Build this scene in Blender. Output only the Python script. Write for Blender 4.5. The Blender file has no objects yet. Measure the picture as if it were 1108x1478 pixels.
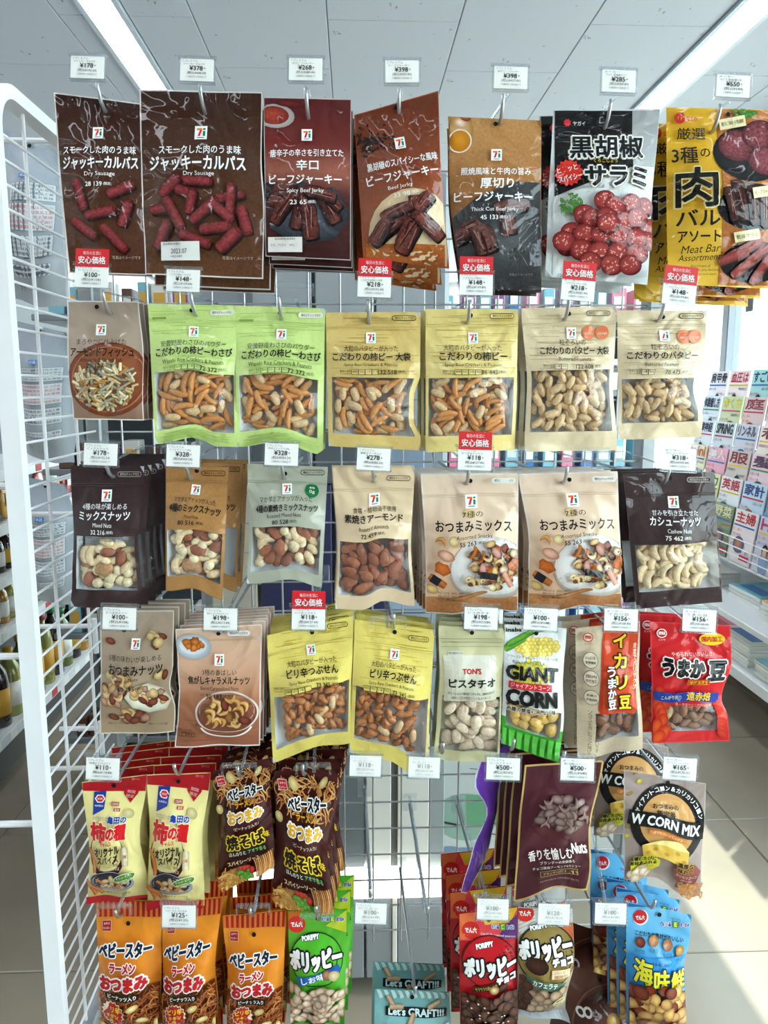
import bpy, math, random
import numpy as np
from mathutils import Euler, Vector
S = bpy.context.scene
COL = S.collection
# ---------------------------------------------------------------- camera
F = 1110.0
CZ = 1.43
EU = Euler((math.radians(90 - 9.21), 0, math.radians(-2.25)))
cam = bpy.data.cameras.new('camera')
cam.sensor_fit = 'VERTICAL'; cam.sensor_height = 36; cam.lens = 36 * F / 1478
cam.clip_start = .02; cam.clip_end = 200
co = bpy.data.objects.new('camera', cam); COL.objects.link(co)
co.location = (0, 0, CZ); co.rotation_euler = EU
S.camera = co
# ---------------------------------------------------------------- daylight, sun, lamps, exposure
W = bpy.data.worlds.new('world'); S.world = W; W.use_nodes = True
wb = W.node_tree.nodes['Background']
wb.inputs[0].default_value = (.86, .93, 1, 1); wb.inputs[1].default_value = 11
sun = bpy.data.lights.new('sun', 'SUN'); sun.energy = 13; sun.angle = .01; sun.color = (1, .95, .88)
so = bpy.data.objects.new('sun', sun); COL.objects.link(so)
so.location = (6, 6, 8); so.rotation_euler = Vector((-.54, -.34, -1.0)).to_track_quat('-Z', 'Y').to_euler()
LAMP_POWER = 10.5        # emission of the ceiling strips
S.view_settings.view_transform = 'Standard'; S.view_settings.look = 'None'
S.view_settings.exposure = 0.1; S.view_settings.gamma = 1
S.view_settings.use_curve_mapping = False
S.cycles.max_bounces = 8; S.cycles.transparent_max_bounces = 24
S.cycles.diffuse_bounces = 4; S.cycles.glossy_bounces = 3; S.cycles.caustics_reflective = False; S.cycles.caustics_refractive = False
S.cycles.sample_clamp_indirect = 5
# ---------------------------------------------------------------- pixel -> world
Rm = np.array(EU.to_matrix())
C0 = np.array([0, 0, CZ])
def ray(x, y): return Rm @ np.array([(x - 554) / F, (739 - y) / F, -1])
def P(x, y, Y):
    d = ray(x, y); return C0 + d * (Y / d[1])
def PX(x, y, X):
    d = ray(x, y); return C0 + d * (X / d[0])
def lin(c):
    c = np.asarray(c, float) / 255
    return np.where(c <= .04045, c / 12.92, ((c + .055) / 1.055) ** 2.4)
def H(h, a=0):
    if isinstance(h, str):
        h = h.lstrip('#'); r = lin([int(h[i:i + 2], 16) for i in (0, 2, 4)])
        return np.array([r[0], r[1], r[2], a])
    return np.asarray(h, float)
# ---------------------------------------------------------------- materials
def nt(name):
    m = bpy.data.materials.new(name); m.use_nodes = True
    return m, m.node_tree, m.node_tree.nodes['Principled BSDF']
def mat(name, hexc, rough=.5, metal=0, noise=0, scale=20, bump=0, coat=0, emit=0, rnd=0, alpha=None):
    m, t, b = nt(name); c = H(hexc); c[3] = 1
    b.inputs['Roughness'].default_value = rough; b.inputs['Metallic'].default_value = metal
    b.inputs['Coat Weight'].default_value = coat; b.inputs['Coat Roughness'].default_value = .08
    b.inputs['Base Color'].default_value = c
    if emit:
        b.inputs['Emission Color'].default_value = c; b.inputs['Emission Strength'].default_value = emit
    if noise or bump:
        tc = t.nodes.new('ShaderNodeTexCoord'); n = t.nodes.new('ShaderNodeTexNoise')
        n.inputs['Scale'].default_value = scale; n.inputs['Detail'].default_value = 5
        t.links.new(tc.outputs['Object'], n.inputs['Vector'])
        if noise:
            r = t.nodes.new('ShaderNodeMapRange'); r.inputs[3].default_value = 1 - noise; r.inputs[4].default_value = 1 + noise
            r.inputs[1].default_value = .25; r.inputs[2].default_value = .75
            t.links.new(n.outputs[0], r.inputs[0])
            h = t.nodes.new('ShaderNodeHueSaturation'); h.inputs['Color'].default_value = c
            out = r.outputs[0]
            if rnd:
                oi = t.nodes.new('ShaderNodeObjectInfo'); q = t.nodes.new('ShaderNodeMapRange')
                q.inputs[3].default_value = 1 - rnd; q.inputs[4].default_value = 1 + rnd
                t.links.new(oi.outputs['Random'], q.inputs[0])
                mu = t.nodes.new('ShaderNodeMath'); mu.operation = 'MULTIPLY'
                t.links.new(r.outputs[0], mu.inputs[0]); t.links.new(q.outputs[0], mu.inputs[1]); out = mu.outputs[0]
            t.links.new(out, h.inputs['Value']); t.links.new(h.outputs[0], b.inputs['Base Color'])
        if bump:
            bp = t.nodes.new('ShaderNodeBump'); bp.inputs['Strength'].default_value = bump; bp.inputs['Distance'].default_value = .002
            t.links.new(n.outputs[0], bp.inputs['Height']); t.links.new(bp.outputs[0], b.inputs['Normal'])
    return m
def crinkle(t, strength, dist):
    a = t.nodes.new('ShaderNodeAttribute'); a.attribute_name = 'bc'
    n = t.nodes.new('ShaderNodeTexNoise'); n.inputs['Scale'].default_value = 16; n.inputs['Detail'].default_value = 1.2
    n.inputs['Distortion'].default_value = 1.6
    v = t.nodes.new('ShaderNodeTexVoronoi'); v.feature = 'SMOOTH_F1'; v.inputs['Scale'].default_value = 34; v.inputs['Smoothness'].default_value = .25
    ad = t.nodes.new('ShaderNodeMath'); ad.operation = 'MULTIPLY_ADD'; ad.inputs[1].default_value = .16
    t.links.new(a.outputs['Vector'], n.inputs['Vector'])
    mx = t.nodes.new('ShaderNodeVectorMath'); mx.operation = 'MULTIPLY_ADD'; mx.inputs[1].default_value = (.05, .05, .05)
    t.links.new(n.outputs[1], mx.inputs[0]); t.links.new(a.outputs['Vector'], mx.inputs[2]); t.links.new(mx.outputs[0], v.inputs['Vector'])
    t.links.new(v.outputs['Distance'], ad.inputs[0]); t.links.new(n.outputs[0], ad.inputs[2])
    b = t.nodes.new('ShaderNodeBump'); b.inputs['Strength'].default_value = strength; b.inputs['Distance'].default_value = dist
    t.links.new(ad.outputs[0], b.inputs['Height'])
    return b.outputs[0], a
def film(name, rough, coat, strength, dist=.01):
    m, t, b = nt(name)
    ca = t.nodes.new('ShaderNodeAttribute'); ca.attribute_name = 'Col'
    nrm, a = crinkle(t, strength, dist)
    n = t.nodes.new('ShaderNodeTexNoise'); n.inputs['Scale'].default_value = 260; n.inputs['Detail'].default_value = 6
    n.inputs['Roughness'].default_value = .65
    t.links.new(a.outputs['Vector'], n.inputs['Vector'])
    s = t.nodes.new('ShaderNodeMath'); s.operation = 'SUBTRACT'; s.inputs[1].default_value = .5; t.links.new(n.outputs[0], s.inputs[0])
    k = t.nodes.new('ShaderNodeMath'); k.operation = 'MULTIPLY'; t.links.new(s.outputs[0], k.inputs[0]); t.links.new(ca.outputs['Alpha'], k.inputs[1])
    o = t.nodes.new('ShaderNodeMath'); o.operation = 'MULTIPLY_ADD'; o.inputs[1].default_value = 4; o.inputs[2].default_value = 1
    t.links.new(k.outputs[0], o.inputs[0])
    h = t.nodes.new('ShaderNodeHueSaturation'); t.links.new(ca.outputs['Color'], h.inputs['Color']); t.links.new(o.outputs[0], h.inputs['Value'])
    t.links.new(h.outputs[0], b.inputs['Base Color'])
    b.inputs['Roughness'].default_value = rough; b.inputs['Coat Weight'].default_value = coat; b.inputs['Coat Roughness'].default_value = .035
    b.inputs['Specular IOR Level'].default_value = .08
    t.links.new(nrm, b.inputs['Coat Normal'])
    t.links.new(nrm, b.inputs['Normal'])
    return m
def clear(name, tint='ffffff', milk=.05, rough=.06, strength=.6, flat=False, gl=.5):
    m = bpy.data.materials.new(name); m.use_nodes = True; t = m.node_tree; t.nodes.clear()
    o = t.nodes.new('ShaderNodeOutputMaterial'); tr = t.nodes.new('ShaderNodeBsdfTransparent'); c = H(tint); c[3] = 1
    tr.inputs[0].default_value = c
    g = t.nodes.new('ShaderNodeBsdfGlossy'); g.inputs['Roughness'].default_value = rough
    fr = t.nodes.new('ShaderNodeLayerWeight'); fr.inputs['Blend'].default_value = .5
    pw = t.nodes.new('ShaderNodeMath'); pw.operation = 'POWER'; pw.inputs[1].default_value = 4; t.links.new(fr.outputs['Facing'], pw.inputs[0])
    df = t.nodes.new('ShaderNodeBsdfDiffuse'); df.inputs[0].default_value = (.9, .92, .95, 1)
    m1 = t.nodes.new('ShaderNodeMixShader'); m1.inputs[0].default_value = milk
    m2 = t.nodes.new('ShaderNodeMixShader')
    if not flat:
        nrm, a = crinkle(t, strength, .01); t.links.new(nrm, g.inputs['Normal']); t.links.new(nrm, fr.inputs['Normal'])
    mm = t.nodes.new('ShaderNodeMath'); mm.operation = 'MULTIPLY_ADD'; mm.inputs[1].default_value = .8; mm.inputs[2].default_value = .045
    t.links.new(pw.outputs[0], mm.inputs[0])
    t.links.new(mm.outputs[0], m2.inputs[0]); t.links.new(tr.outputs[0], m1.inputs[1]); t.links.new(df.outputs[0], m1.inputs[2])
    t.links.new(m1.outputs[0], m2.inputs[1]); t.links.new(g.outputs[0], m2.inputs[2]); t.links.new(m2.outputs[0], o.inputs[0])
    return m
FILM = film('glossy_printed_film', .5, .62, .55)
MATTE = film('satin_printed_film', .45, .25, .25)
CARD = film('printed_card', .55, 0, 0)
CLEAR = clear('clear_pouch_film', milk=.015)
ACRYL = clear('clear_acrylic', 'f6f9fb', .05, .1, flat=True)
STEEL = mat('zinc_wire', 'b9bcc0', .3, .85)
WHITEP = mat('white_powder_coat', 'e6e8ea', .4, 0, .02, 30)
GALV = mat('galvanised_steel', '9a9ea0', .4, .6, .1, 40)
# ---------------------------------------------------------------- objects
def thing(name, label, cat, loc=(0, 0, 0), group=None):
    o = bpy.data.objects.new(name, None); COL.objects.link(o); o.location = loc; o.empty_display_size = .02
    tag(o, label, cat, group); return o
def tag(o, label, cat, group=None):
    o['label'] = label; o['category'] = cat
    if group: o['group'] = group
    return o
def mobj(name, V, Fc, m, parent=None, col=None, bc=None, smooth=False, label=None):
    V = np.asarray(V, float).reshape(-1, 3)
    if parent is not None:
        p = np.array(parent.location)
        q = parent.parent
        while q is not None: p = p + np.array(q.location); q = q.parent
        V = V - p
    me = bpy.data.meshes.new(name); me.from_pydata(V.tolist(), [], [list(map(int, f)) for f in Fc])
    if col is not None:
        a = me.attributes.new('Col', 'FLOAT_COLOR', 'POINT'); a.data.foreach_set('color', np.asarray(col, np.float32).ravel())
    if bc is not None:
        a = me.attributes.new('bc', 'FLOAT_VECTOR', 'POINT'); a.data.foreach_set('vector', np.asarray(bc, np.float32).ravel())
    me.materials.append(m)
    if smooth: me.shade_smooth()
    me.update()
    o = bpy.data.objects.new(name, me); COL.objects.link(o)
    if parent is not None: o.parent = parent
    if label: o['label'] = label
    return o
class MB:
    def __init__(s): s.V = []; s.F = []; s.n = 0
    def add(s, V, Fc):
        V = np.asarray(V, float); s.V.append(V); s.F += [tuple(i + s.n for i in f) for f in Fc]; s.n += len(V); return s
    def box(s, x0, y0, z0, x1, y1, z1, bev=0):
        b = min(bev, (x1 - x0) / 3, (y1 - y0) / 3, (z1 - z0) / 3)
        if b <= 0:
            V = [(x, y, z) for x in (x0, x1) for y in (y0, y1) for z in (z0, z1)]
            return s.add(V, [(0, 1, 3, 2), (4, 6, 7, 5), (0, 4, 5, 1), (2, 3, 7, 6), (0, 2, 6, 4), (1, 5, 7, 3)])
        bm = __import__('bmesh').new()
        vs = [bm.verts.new((x, y, z)) for x in (x0, x1) for y in (y0, y1) for z in (z0, z1)]
        for f in [(0, 1, 3, 2), (4, 6, 7, 5), (0, 4, 5, 1), (2, 3, 7, 6), (0, 2, 6, 4), (1, 5, 7, 3)]: bm.faces.new([vs[i] for i in f])
        import bmesh
        bmesh.ops.bevel(bm, geom=bm.edges[:], offset=b, segments=1, affect='EDGES')
        bm.verts.index_update()
        V = [tuple(v.co) for v in bm.verts]; Fc = [tuple(v.index for v in f.verts) for f in bm.faces]; bm.free()
        return s.add(V, Fc)
    def tube(s, pts, r, n=8, flat=1.0):
        pts = [np.asarray(p, float) for p in pts]; rs = r if hasattr(r, '__len__') else [r] * len(pts); V = []
        for i, p in enumerate(pts):
            d = (pts[min(i + 1, len(pts) - 1)] - pts[max(i - 1, 0)]); d = d / (np.linalg.norm(d) + 1e-9)
            up = np.array([0, 0, 1.]) if abs(d[2]) < .9 else np.array([0, 1., 0]); a = np.cross(d, up); a /= np.linalg.norm(a); b = np.cross(a, d)
            for k in range(n):
                t = 2 * math.pi * k / n; V.append(p + rs[i] * (a * math.cos(t) + b * math.sin(t) * flat))
        Fc = [(i * n + k, i * n + (k + 1) % n, (i + 1) * n + (k + 1) % n, (i + 1) * n + k) for i in range(len(pts) - 1) for k in range(n)]
        Fc += [tuple(range(n - 1, -1, -1)), tuple((len(pts) - 1) * n + k for k in range(n))]
        return s.add(V, Fc)
    def lathe(s, prof, c, n=14):
        V = [(c[0] + r * math.cos(2 * math.pi * k / n), c[1] + r * math.sin(2 * math.pi * k / n), c[2] + z) for r, z in prof for k in range(n)]
        Fc = [(i * n + k, i * n + (k + 1) % n, (i + 1) * n + (k + 1) % n, (i + 1) * n + k) for i in range(len(prof) - 1) for k in range(n)]
        Fc += [tuple(range(n - 1, -1, -1)), tuple((len(prof) - 1) * n + k for k in range(n))]
        return s.add(V, Fc)
    def build(s, name, m, parent=None, smooth=False, label=None):
        return mobj(name, np.concatenate(s.V), s.F, m, parent, smooth=smooth, label=label)
def struct(o): o['kind'] = 'structure'; return o
def dup(root, off, label, parts=None):
    r = root.copy(); COL.objects.link(r); r.location = Vector(root.location) + Vector(off); r['label'] = label
    for ch in root.children:
        if parts and ch.name.split('.')[0] not in parts: continue
        c = ch.copy(); COL.objects.link(c); c.parent = r
        for g in ch.children:
            d = g.copy(); COL.objects.link(d); d.parent = c
    return r
# ---------------------------------------------------------------- text meshes
_cu = bpy.data.curves.new('t', 'FONT'); _cu.resolution_u = 2
_to = bpy.data.objects.new('t', _cu); _tc = {}
def glyphs(s, off=0, base=None):
    k = (s, off)
    if k not in _tc:
        _cu.body = s; _cu.offset = off
        me = bpy.data.meshes.new_from_object(_to)
        V = np.zeros(len(me.vertices) * 3, np.float32); me.vertices.foreach_get('co', V); V = V.reshape(-1, 3)[:, :2].astype(float)
        _tc[k] = (V, [tuple(p.vertices) for p in me.polygons]); bpy.data.meshes.remove(me)
    return _tc[k]
_re = {}
def rim_edges(txt):
    if txt not in _re:
        c = {}
        for f in glyphs(txt)[1]:
            for a, b in zip(f, f[1:] + f[:1]): k = (min(a, b), max(a, b)); c[k] = c.get(k, 0) + 1
        _re[txt] = np.array([k for k, n in c.items() if n == 1])
    return _re[txt]
def sliced(V, Fc, st):
    """cut a flat mesh along a grid of spacing st so that it can follow a curved sheet"""
    import bmesh
    V = np.asarray(V, float); lo, hi = V.min(0), V.max(0)
    if max(hi - lo) <= st: return V, Fc
    bm = bmesh.new(); vs = [bm.verts.new((x, y, 0)) for x, y in V]
    for f in Fc:
        try: bm.faces.new([vs[i] for i in f])
        except ValueError: pass
    bmesh.ops.triangulate(bm, faces=[f for f in bm.faces if len(f.verts) > 4])
    for ax in (0, 1):
        for k in range(int(math.floor(lo[ax] / st)) + 1, int(math.ceil(hi[ax] / st))):
            c = [0, 0, 0]; c[ax] = k * st; n = [0, 0, 0]; n[ax] = 1
            bmesh.ops.bisect_plane(bm, geom=bm.verts[:] + bm.edges[:] + bm.faces[:], plane_co=c, plane_no=n, dist=st * .01)
    bm.verts.index_update(); V = np.array([v.co[:2] for v in bm.verts]); F2 = [tuple(v.index for v in f.verts) for f in bm.faces]; bm.free()
    return V, F2
_sc = {}
def glyphs_s(txt, st):
    k = (txt, st)
    if k not in _sc: _sc[k] = sliced(*glyphs(txt), st) if st else glyphs(txt)
    return _sc[k]
def smooth_interp(t, kn):
    kn = sorted(kn); xs = np.array([k[0] for k in kn], float); ys = np.array([k[1] for k in kn], float)
    t = np.clip(t, xs[0], xs[-1]); i = np.clip(np.searchsorted(xs, t, 'right') - 1, 0, len(xs) - 2)
    f = (t - xs[i]) / (xs[i + 1] - xs[i] + 1e-9); f = .5 - .5 * np.cos(np.pi * f)
    return ys[i] * (1 - f) + ys[i + 1] * f
def inv_quad(q, X, Y):
    (x0, y0), (x1, y1), (x2, y2), (x3, y3) = q
    u = np.full(X.shape, .5); v = u.copy()
    for _ in range(8):
        fx = (1 - u) * (1 - v) * x0 + u * (1 - v) * x1 + u * v * x2 + (1 - u) * v * x3 - X
        fy = (1 - u) * (1 - v) * y0 + u * (1 - v) * y1 + u * v * y2 + (1 - u) * v * y3 - Y
        a = (1 - v) * (x1 - x0) + v * (x2 - x3); b = (1 - u) * (x3 - x0) + u * (x2 - x1)
        c = (1 - v) * (y1 - y0) + v * (y2 - y3); d = (1 - u) * (y3 - y0) + u * (y2 - y1)
        D = a * d - b * c
        u = u - (d * fx - b * fy) / D; v = v - (a * fy - c * fx) / D
    return u, v
# ---------------------------------------------------------------- a sheet or pouch hanging at a real depth
class Surf:
    def __init__(s, q, Y, D, L=None, R=None, T=None, B=None, seed=0, dY=(0, 0, 0, 0), top=.13, bot=.93, wr=.0011):
        s.q = q; s.c = [P(x, y, Y + d) for (x, y), d in zip(q, dY)]; s.D = D; s.seed = seed; s.top = top; s.bot = bot; s.wr = wr
        z = [(0, 0), (1, 0)]; s.L = L or z; s.R = R or z; s.T = T or z; s.B = B or z
        s.w = math.dist(q[0], q[1]); s.h = math.dist(q[0], q[3])
        s.s = np.linalg.norm(s.c[1] - s.c[0]) / s.w
        r = random.Random(seed * 7 + 3); s.k = [(r.uniform(5, 13), r.uniform(4, 12), r.uniform(0, 6), r.uniform(.4, 1)) for _ in range(5)]
        s.off = np.array([seed * .37 % 5, seed * .91 % 5, 0])
    def depth(s, u, v):
        bu = np.clip(4 * u * (1 - u), 0, 1)
        pv = np.clip((v - s.top) / (.32), 0, 1); pv = pv * pv * (3 - 2 * pv)
        qv = np.clip((s.bot - v) / (.22), 0, 1); qv = qv * qv * (3 - 2 * qv)
        w = sum(a * np.sin(kx * u + ky * v + ph) for kx, ky, ph, a in s.k) * s.wr * (.25 + .75 * pv)
        return s.D * bu * pv * qv * (1 + .15 * np.sin(3 * v + s.seed)) + w
    def at(s, u, v, off=0):
        u = np.asarray(u, float); v = np.asarray(v, float); U = u[:, None]; V = v[:, None]
        p = (1 - U) * (1 - V) * s.c[0] + U * (1 - V) * s.c[1] + U * V * s.c[2] + (1 - U) * V * s.c[3]
        p[:, 0] += s.s * ((1 - u) * smooth_interp(v, s.L) + u * smooth_interp(v, s.R))
        p[:, 2] -= s.s * (v * smooth_interp(u, s.B) + (1 - v) * smooth_interp(u, s.T))
        p[:, 1] -= s.depth(u, v) + off
        return p
    def bc(s, u, v): return np.stack([u * s.w * s.s, v * s.h * s.s, 0 * u], 1) + s.off
def gridmesh(us, vs, skip=None):
    us = np.array(us); vs = np.array(vs); n = len(us)
    U, V = np.meshgrid(us, vs); Fc = []
    for j in range(len(vs) - 1):
        for i in range(n - 1):
            if skip:
                cu = (us[i] + us[i + 1]) / 2; cv = (vs[j] + vs[j + 1]) / 2
                if skip[0] < cu < skip[2] and skip[1] < cv < skip[3]: continue
            a = j * n + i; Fc.append((a, a + n, a + n + 1, a + 1))
    return U.ravel(), V.ravel(), Fc
def lines(n, *extra):
    x = sorted(set([round(i / n, 5) for i in range(n + 1)] + [round(float(e), 5) for e in extra]))
    ex = set(round(float(e), 5) for e in extra); out = [x[0]]
    for a in x[1:]:
        if a - out[-1] < .3 / n and a not in ex and a < 1: continue
        out.append(a)
    return out
# ---------------------------------------------------------------- flat print, laid on a Surf
class Pr:
    def __init__(s, q): s.txt = False; s.q = q; s.V = []; s.C = []; s.O = []; s.F = []; s.n = 0; s.z = .0006; s.rnd = random.Random(5)
    def add(s, V, Fc, col, dz=None):
        V = np.asarray(V, float)
        if dz is None: dz = .00001 if np.ptp(V, axis=0).max() < 14 else .0001; s.txt = False; col = np.asarray(col, float)
        if col.ndim == 1: col = np.tile(col, (len(V), 1))
        s.V.append(V); s.C.append(col); s.O.append(np.full(len(V), s.z)); s.F += [tuple(i + s.n for i in f) for f in Fc]
        s.n += len(V); s.z += dz; return s
    def rot(s, V, cx, cy, a):
        a = math.radians(a); c, n = math.cos(a), math.sin(a); V = np.asarray(V, float)
        return np.stack([cx + V[:, 0] * c - V[:, 1] * n, cy + V[:, 0] * n + V[:, 1] * c], 1)
    def rect(s, cx, cy, w, h, c, c2=None, rot=0, tex=0, st=5.5, sh=0, dz=.0001):
        nx = max(1, int(w / st)); ny = max(1, int(h / st)); U, V, Fc = gridmesh(np.linspace(-.5, .5, nx + 1), np.linspace(-.5, .5, ny + 1))
        a = H(c, tex); b = H(c2, tex) if c2 else a; f = (V + .5)[:, None]
        return s.add(s.rot(np.stack([U * w - V * sh, V * h], 1), cx, cy, rot), Fc, a * (1 - f) + b * f, dz)
    def box(s, x0, y0, x1, y1, c, c2=None, tex=0): return s.rect((x0 + x1) / 2, (y0 + y1) / 2, x1 - x0, y1 - y0, c, c2, 0, tex)
    def ell(s, cx, cy, rx, ry, c, c2=None, rot=0, n=18, tex=0, hl=.25, a0=0, a1=360, pw=1.0, bend=0, wob=0):
        m = max(2, int(max(rx, ry) / 8) + 1); full = abs(a1 - a0) >= 360; k = n if full else n + 1
        A = np.radians(np.linspace(a0, a1, n, endpoint=False) if full else np.linspace(a0, a1, n + 1))
        V = [(-hl * rx * .6, -hl * ry * .6)]; c = H(c, tex); c2 = H(c2, tex) if c2 is not None else c; Cc = [c]
        wb = 1 + wob * np.array([s.rnd.uniform(-1, 1) for _ in A])
        for j in range(1, m + 1):
            t = j / m
            for ang, wv in zip(A, wb):
                V.append((rx * t * wv * math.cos(ang) - hl * rx * .6 * (1 - t), ry * t * wv * math.sin(ang) - hl * ry * .6 * (1 - t))); Cc.append(c * (1 - t ** pw) + c2 * t ** pw)
        V = np.array(V)
        if bend: V[:, 1] += bend * (V[:, 0] / rx) ** 2 * ry - bend * ry * .4
        Fc = []
        e = k if full else k - 1
        for i in range(e):
            a, b = 1 + i, 1 + (i + 1) % k; Fc.append((0, a, b))
            for j in range(m - 1): Fc.append((a + j * k, a + (j + 1) * k, b + (j + 1) * k, b + j * k))
        return s.add(s.rot(V, cx, cy, rot), Fc, Cc)
    def ring(s, cx, cy, r0, r1, c, n=40, a0=0, a1=360, sy=1):
        A = np.radians(np.linspace(a0, a1, n + 1)); V = [(cx + r * math.cos(a), cy + r * sy * math.sin(a)) for r in (r0, r1) for a in A]
        return s.add(V, [(i, i + 1, n + 2 + i, n + 1 + i) for i in range(n)], H(c))
    def cap(s, cx, cy, ln, wd, rot, c, c2, tex=.25, bend=0):
        xs = [-.5, -.47, -.3, -.1, .1, .3, .47, .5]; ws = [.55, .85, 1, .95, 1, .97, .88, .6]; ys = [-.5, -.3, -.08, .15, .35, .5]
        cs = [.75, .25, 0, .3, .7, 1.0]; c = H(c, tex); c2 = H(c2, tex); V = []; Cc = []
        for x, w in zip(xs, ws):
            for y, k in zip(ys, cs):
                V.append((x * ln, y * wd * w + bend * wd * (x * x * 4 - .4))); Cc.append(c * (1 - k) + c2 * k)
        n = len(ys)
        return s.add(s.rot(V, cx, cy, rot), [(i * n + j, (i + 1) * n + j, (i + 1) * n + j + 1, i * n + j + 1) for i in range(len(xs) - 1) for j in range(n - 1)], Cc)
    def poly(s, pts, c, tex=0):
        V, Fc = sliced(pts, [tuple(range(len(pts)))], 7); return s.add(V, Fc, H(c, tex))
    def burst(s, cx, cy, r, c, n=18, k=.86, sy=1, rot=0):
        V = [(0, 0)] + [((r if i % 2 else r * k) * math.cos(math.pi * i / n), (r if i % 2 else r * k) * sy * math.sin(math.pi * i / n)) for i in range(2 * n)]
        return s.add(s.rot(V, cx, cy, rot), [(0, 1 + i, 1 + (i + 1) % (2 * n)) for i in range(2 * n)], H(c))
    def t(s, txt, cx, cy, w, h, c, b=.012, rot=0, out=(), sh=0, vert=False):
        if vert:
            n = len(txt)
            for i, ch in enumerate(txt): s.t(ch, cx, cy - h / 2 + h * (i + .5) / n, w, h / n * .94, c, b, rot, out)
            return s
        V, Fc = glyphs(txt)
        if not len(V): return s
        e_ = h / max(V[:, 1].max() - V[:, 1].min(), .3)
        V0 = V; lo, hi = V0.min(0), V0.max(0); mid = (lo + hi) / 2; em = h / max(hi[1] - lo[1], .3); b = b * em * .66
        if e_ > 9: V, Fc = glyphs_s(txt, round(1 / math.ceil(e_ / (4.5 if e_ > 16 else 6)), 3))
        sc = np.array([w - 2 * b, h - 2 * b]) / np.maximum(hi - lo, 1e-6)
        def px(A): A = (A - mid) * sc * [1, -1]; A[:, 0] -= sh * A[:, 1]; return A
        p = px(V); p0 = px(V0)
        for oc, ow in list(out) + [(c, 0)]:
            r_ = b + ow * em * .75
            if not s.txt: s.z += .00015; s.txt = True
            if r_ >= .12:
                E = rim_edges(txt); A, B = p0[E[:, 0]], p0[E[:, 1]]; ln = np.linalg.norm(B - A, axis=1); n = np.maximum(1, np.ceil(ln / 5)).astype(int)
                ii = np.repeat(np.arange(len(E)), n); kk = np.concatenate([np.arange(q) for q in n]); t0 = (kk / n[ii])[:, None]; t1 = ((kk + 1) / n[ii])[:, None]
                d = (B - A) / np.maximum(ln, 1e-6)[:, None]; d = d[ii]; nn = np.stack([-d[:, 1], d[:, 0]], 1) * r_; a_ = A[ii] * (1 - t0) + B[ii] * t0 - d * r_ * .5; b_ = A[ii] * (1 - t1) + B[ii] * t1 + d * r_ * .5
                Q = np.stack([a_ - nn, b_ - nn, b_ + nn, a_ + nn], 1).reshape(-1, 2)
                s.add(s.rot(Q, cx, cy, rot), [(4 * k, 4 * k + 1, 4 * k + 2, 4 * k + 3) for k in range(len(a_))], H(oc), .00002); s.txt = True
            s.add(s.rot(p, cx, cy, rot), Fc, H(oc), max(.00005, em * 1.5e-5)); s.txt = True
        return s
    def build(s, name, surf, m, parent, label=None):
        if not s.n: return None
        V = np.concatenate(s.V); u, v = inv_quad(s.q, V[:, 0], V[:, 1]); u = np.clip(u, .008, .992); v = np.clip(v, .005, .993)
        return mobj(name, surf.at(u, v, np.concatenate(s.O)), s.F, m, parent, np.concatenate(s.C), surf.bc(u, v), label=label)
    def scat(s, kinds, x0, y0, x1, y1, step, seed=1, ellipse=False, jit=.35):
        """printed pieces of food over an area; kinds = list of (kind, size, light, dark)"""
        r = random.Random(seed); s.rnd = r; pts = []; y = y0; k = 0
        while y <= y1:
            x = x0 + (step / 2 if k % 2 else 0)
            while x <= x1:
                px, py = x + r.uniform(-jit, jit) * step, y + r.uniform(-jit, jit) * step
                if not ellipse or ((px - (x0 + x1) / 2) / ((x1 - x0) / 2 + .01)) ** 2 + ((py - (y0 + y1) / 2) / ((y1 - y0) / 2 + .01)) ** 2 <= 1: pts.append((px, py))
                x += step
            y += step * .8; k += 1
        r.shuffle(pts)
        for px, py in pts:
            kd, sz, a, b = r.choice(kinds); g = r.uniform(.8, 1.12); A = H(a, .12) * g; B = H(b, .12) * g; A[3] = B[3] = .15; ro = r.uniform(0, 180)
            s.food(kd, px, py, sz * r.uniform(.85, 1.15), A, B, ro)
        return s
    def food(s, kd, x, y, z, A, B, ro):
        A = H(A, .12); B = H(B, .12)
        if kd == 'ball': s.ell(x, y, z, z * .93, A, B, ro * 0, 12, pw=2, tex=.1)
        elif kd == 'oval': s.ell(x, y, z, z * .6, A, B, ro, 12, pw=2)
        elif kd == 'cres': s.cap(x, y, z * 2, z * .62, ro, A, B, .15, .5)
        elif kd == 'cash': s.cap(x, y, z * 1.7, z * .75, ro, A, B, .1, 1.0)
        elif kd == 'lump': s.ell(x, y, z, z * .8, A, B, ro, 11, pw=1.5, wob=.22, tex=.5)
        elif kd == 'flake': s.cap(x, y, z * 2, z * .4, ro, A, B, .3, .1)
        elif kd == 'strand': s.cap(x, y, z * 2.4, z * .26, ro, A, B, .1, s.rnd.uniform(-3, 3))
        return s
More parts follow.
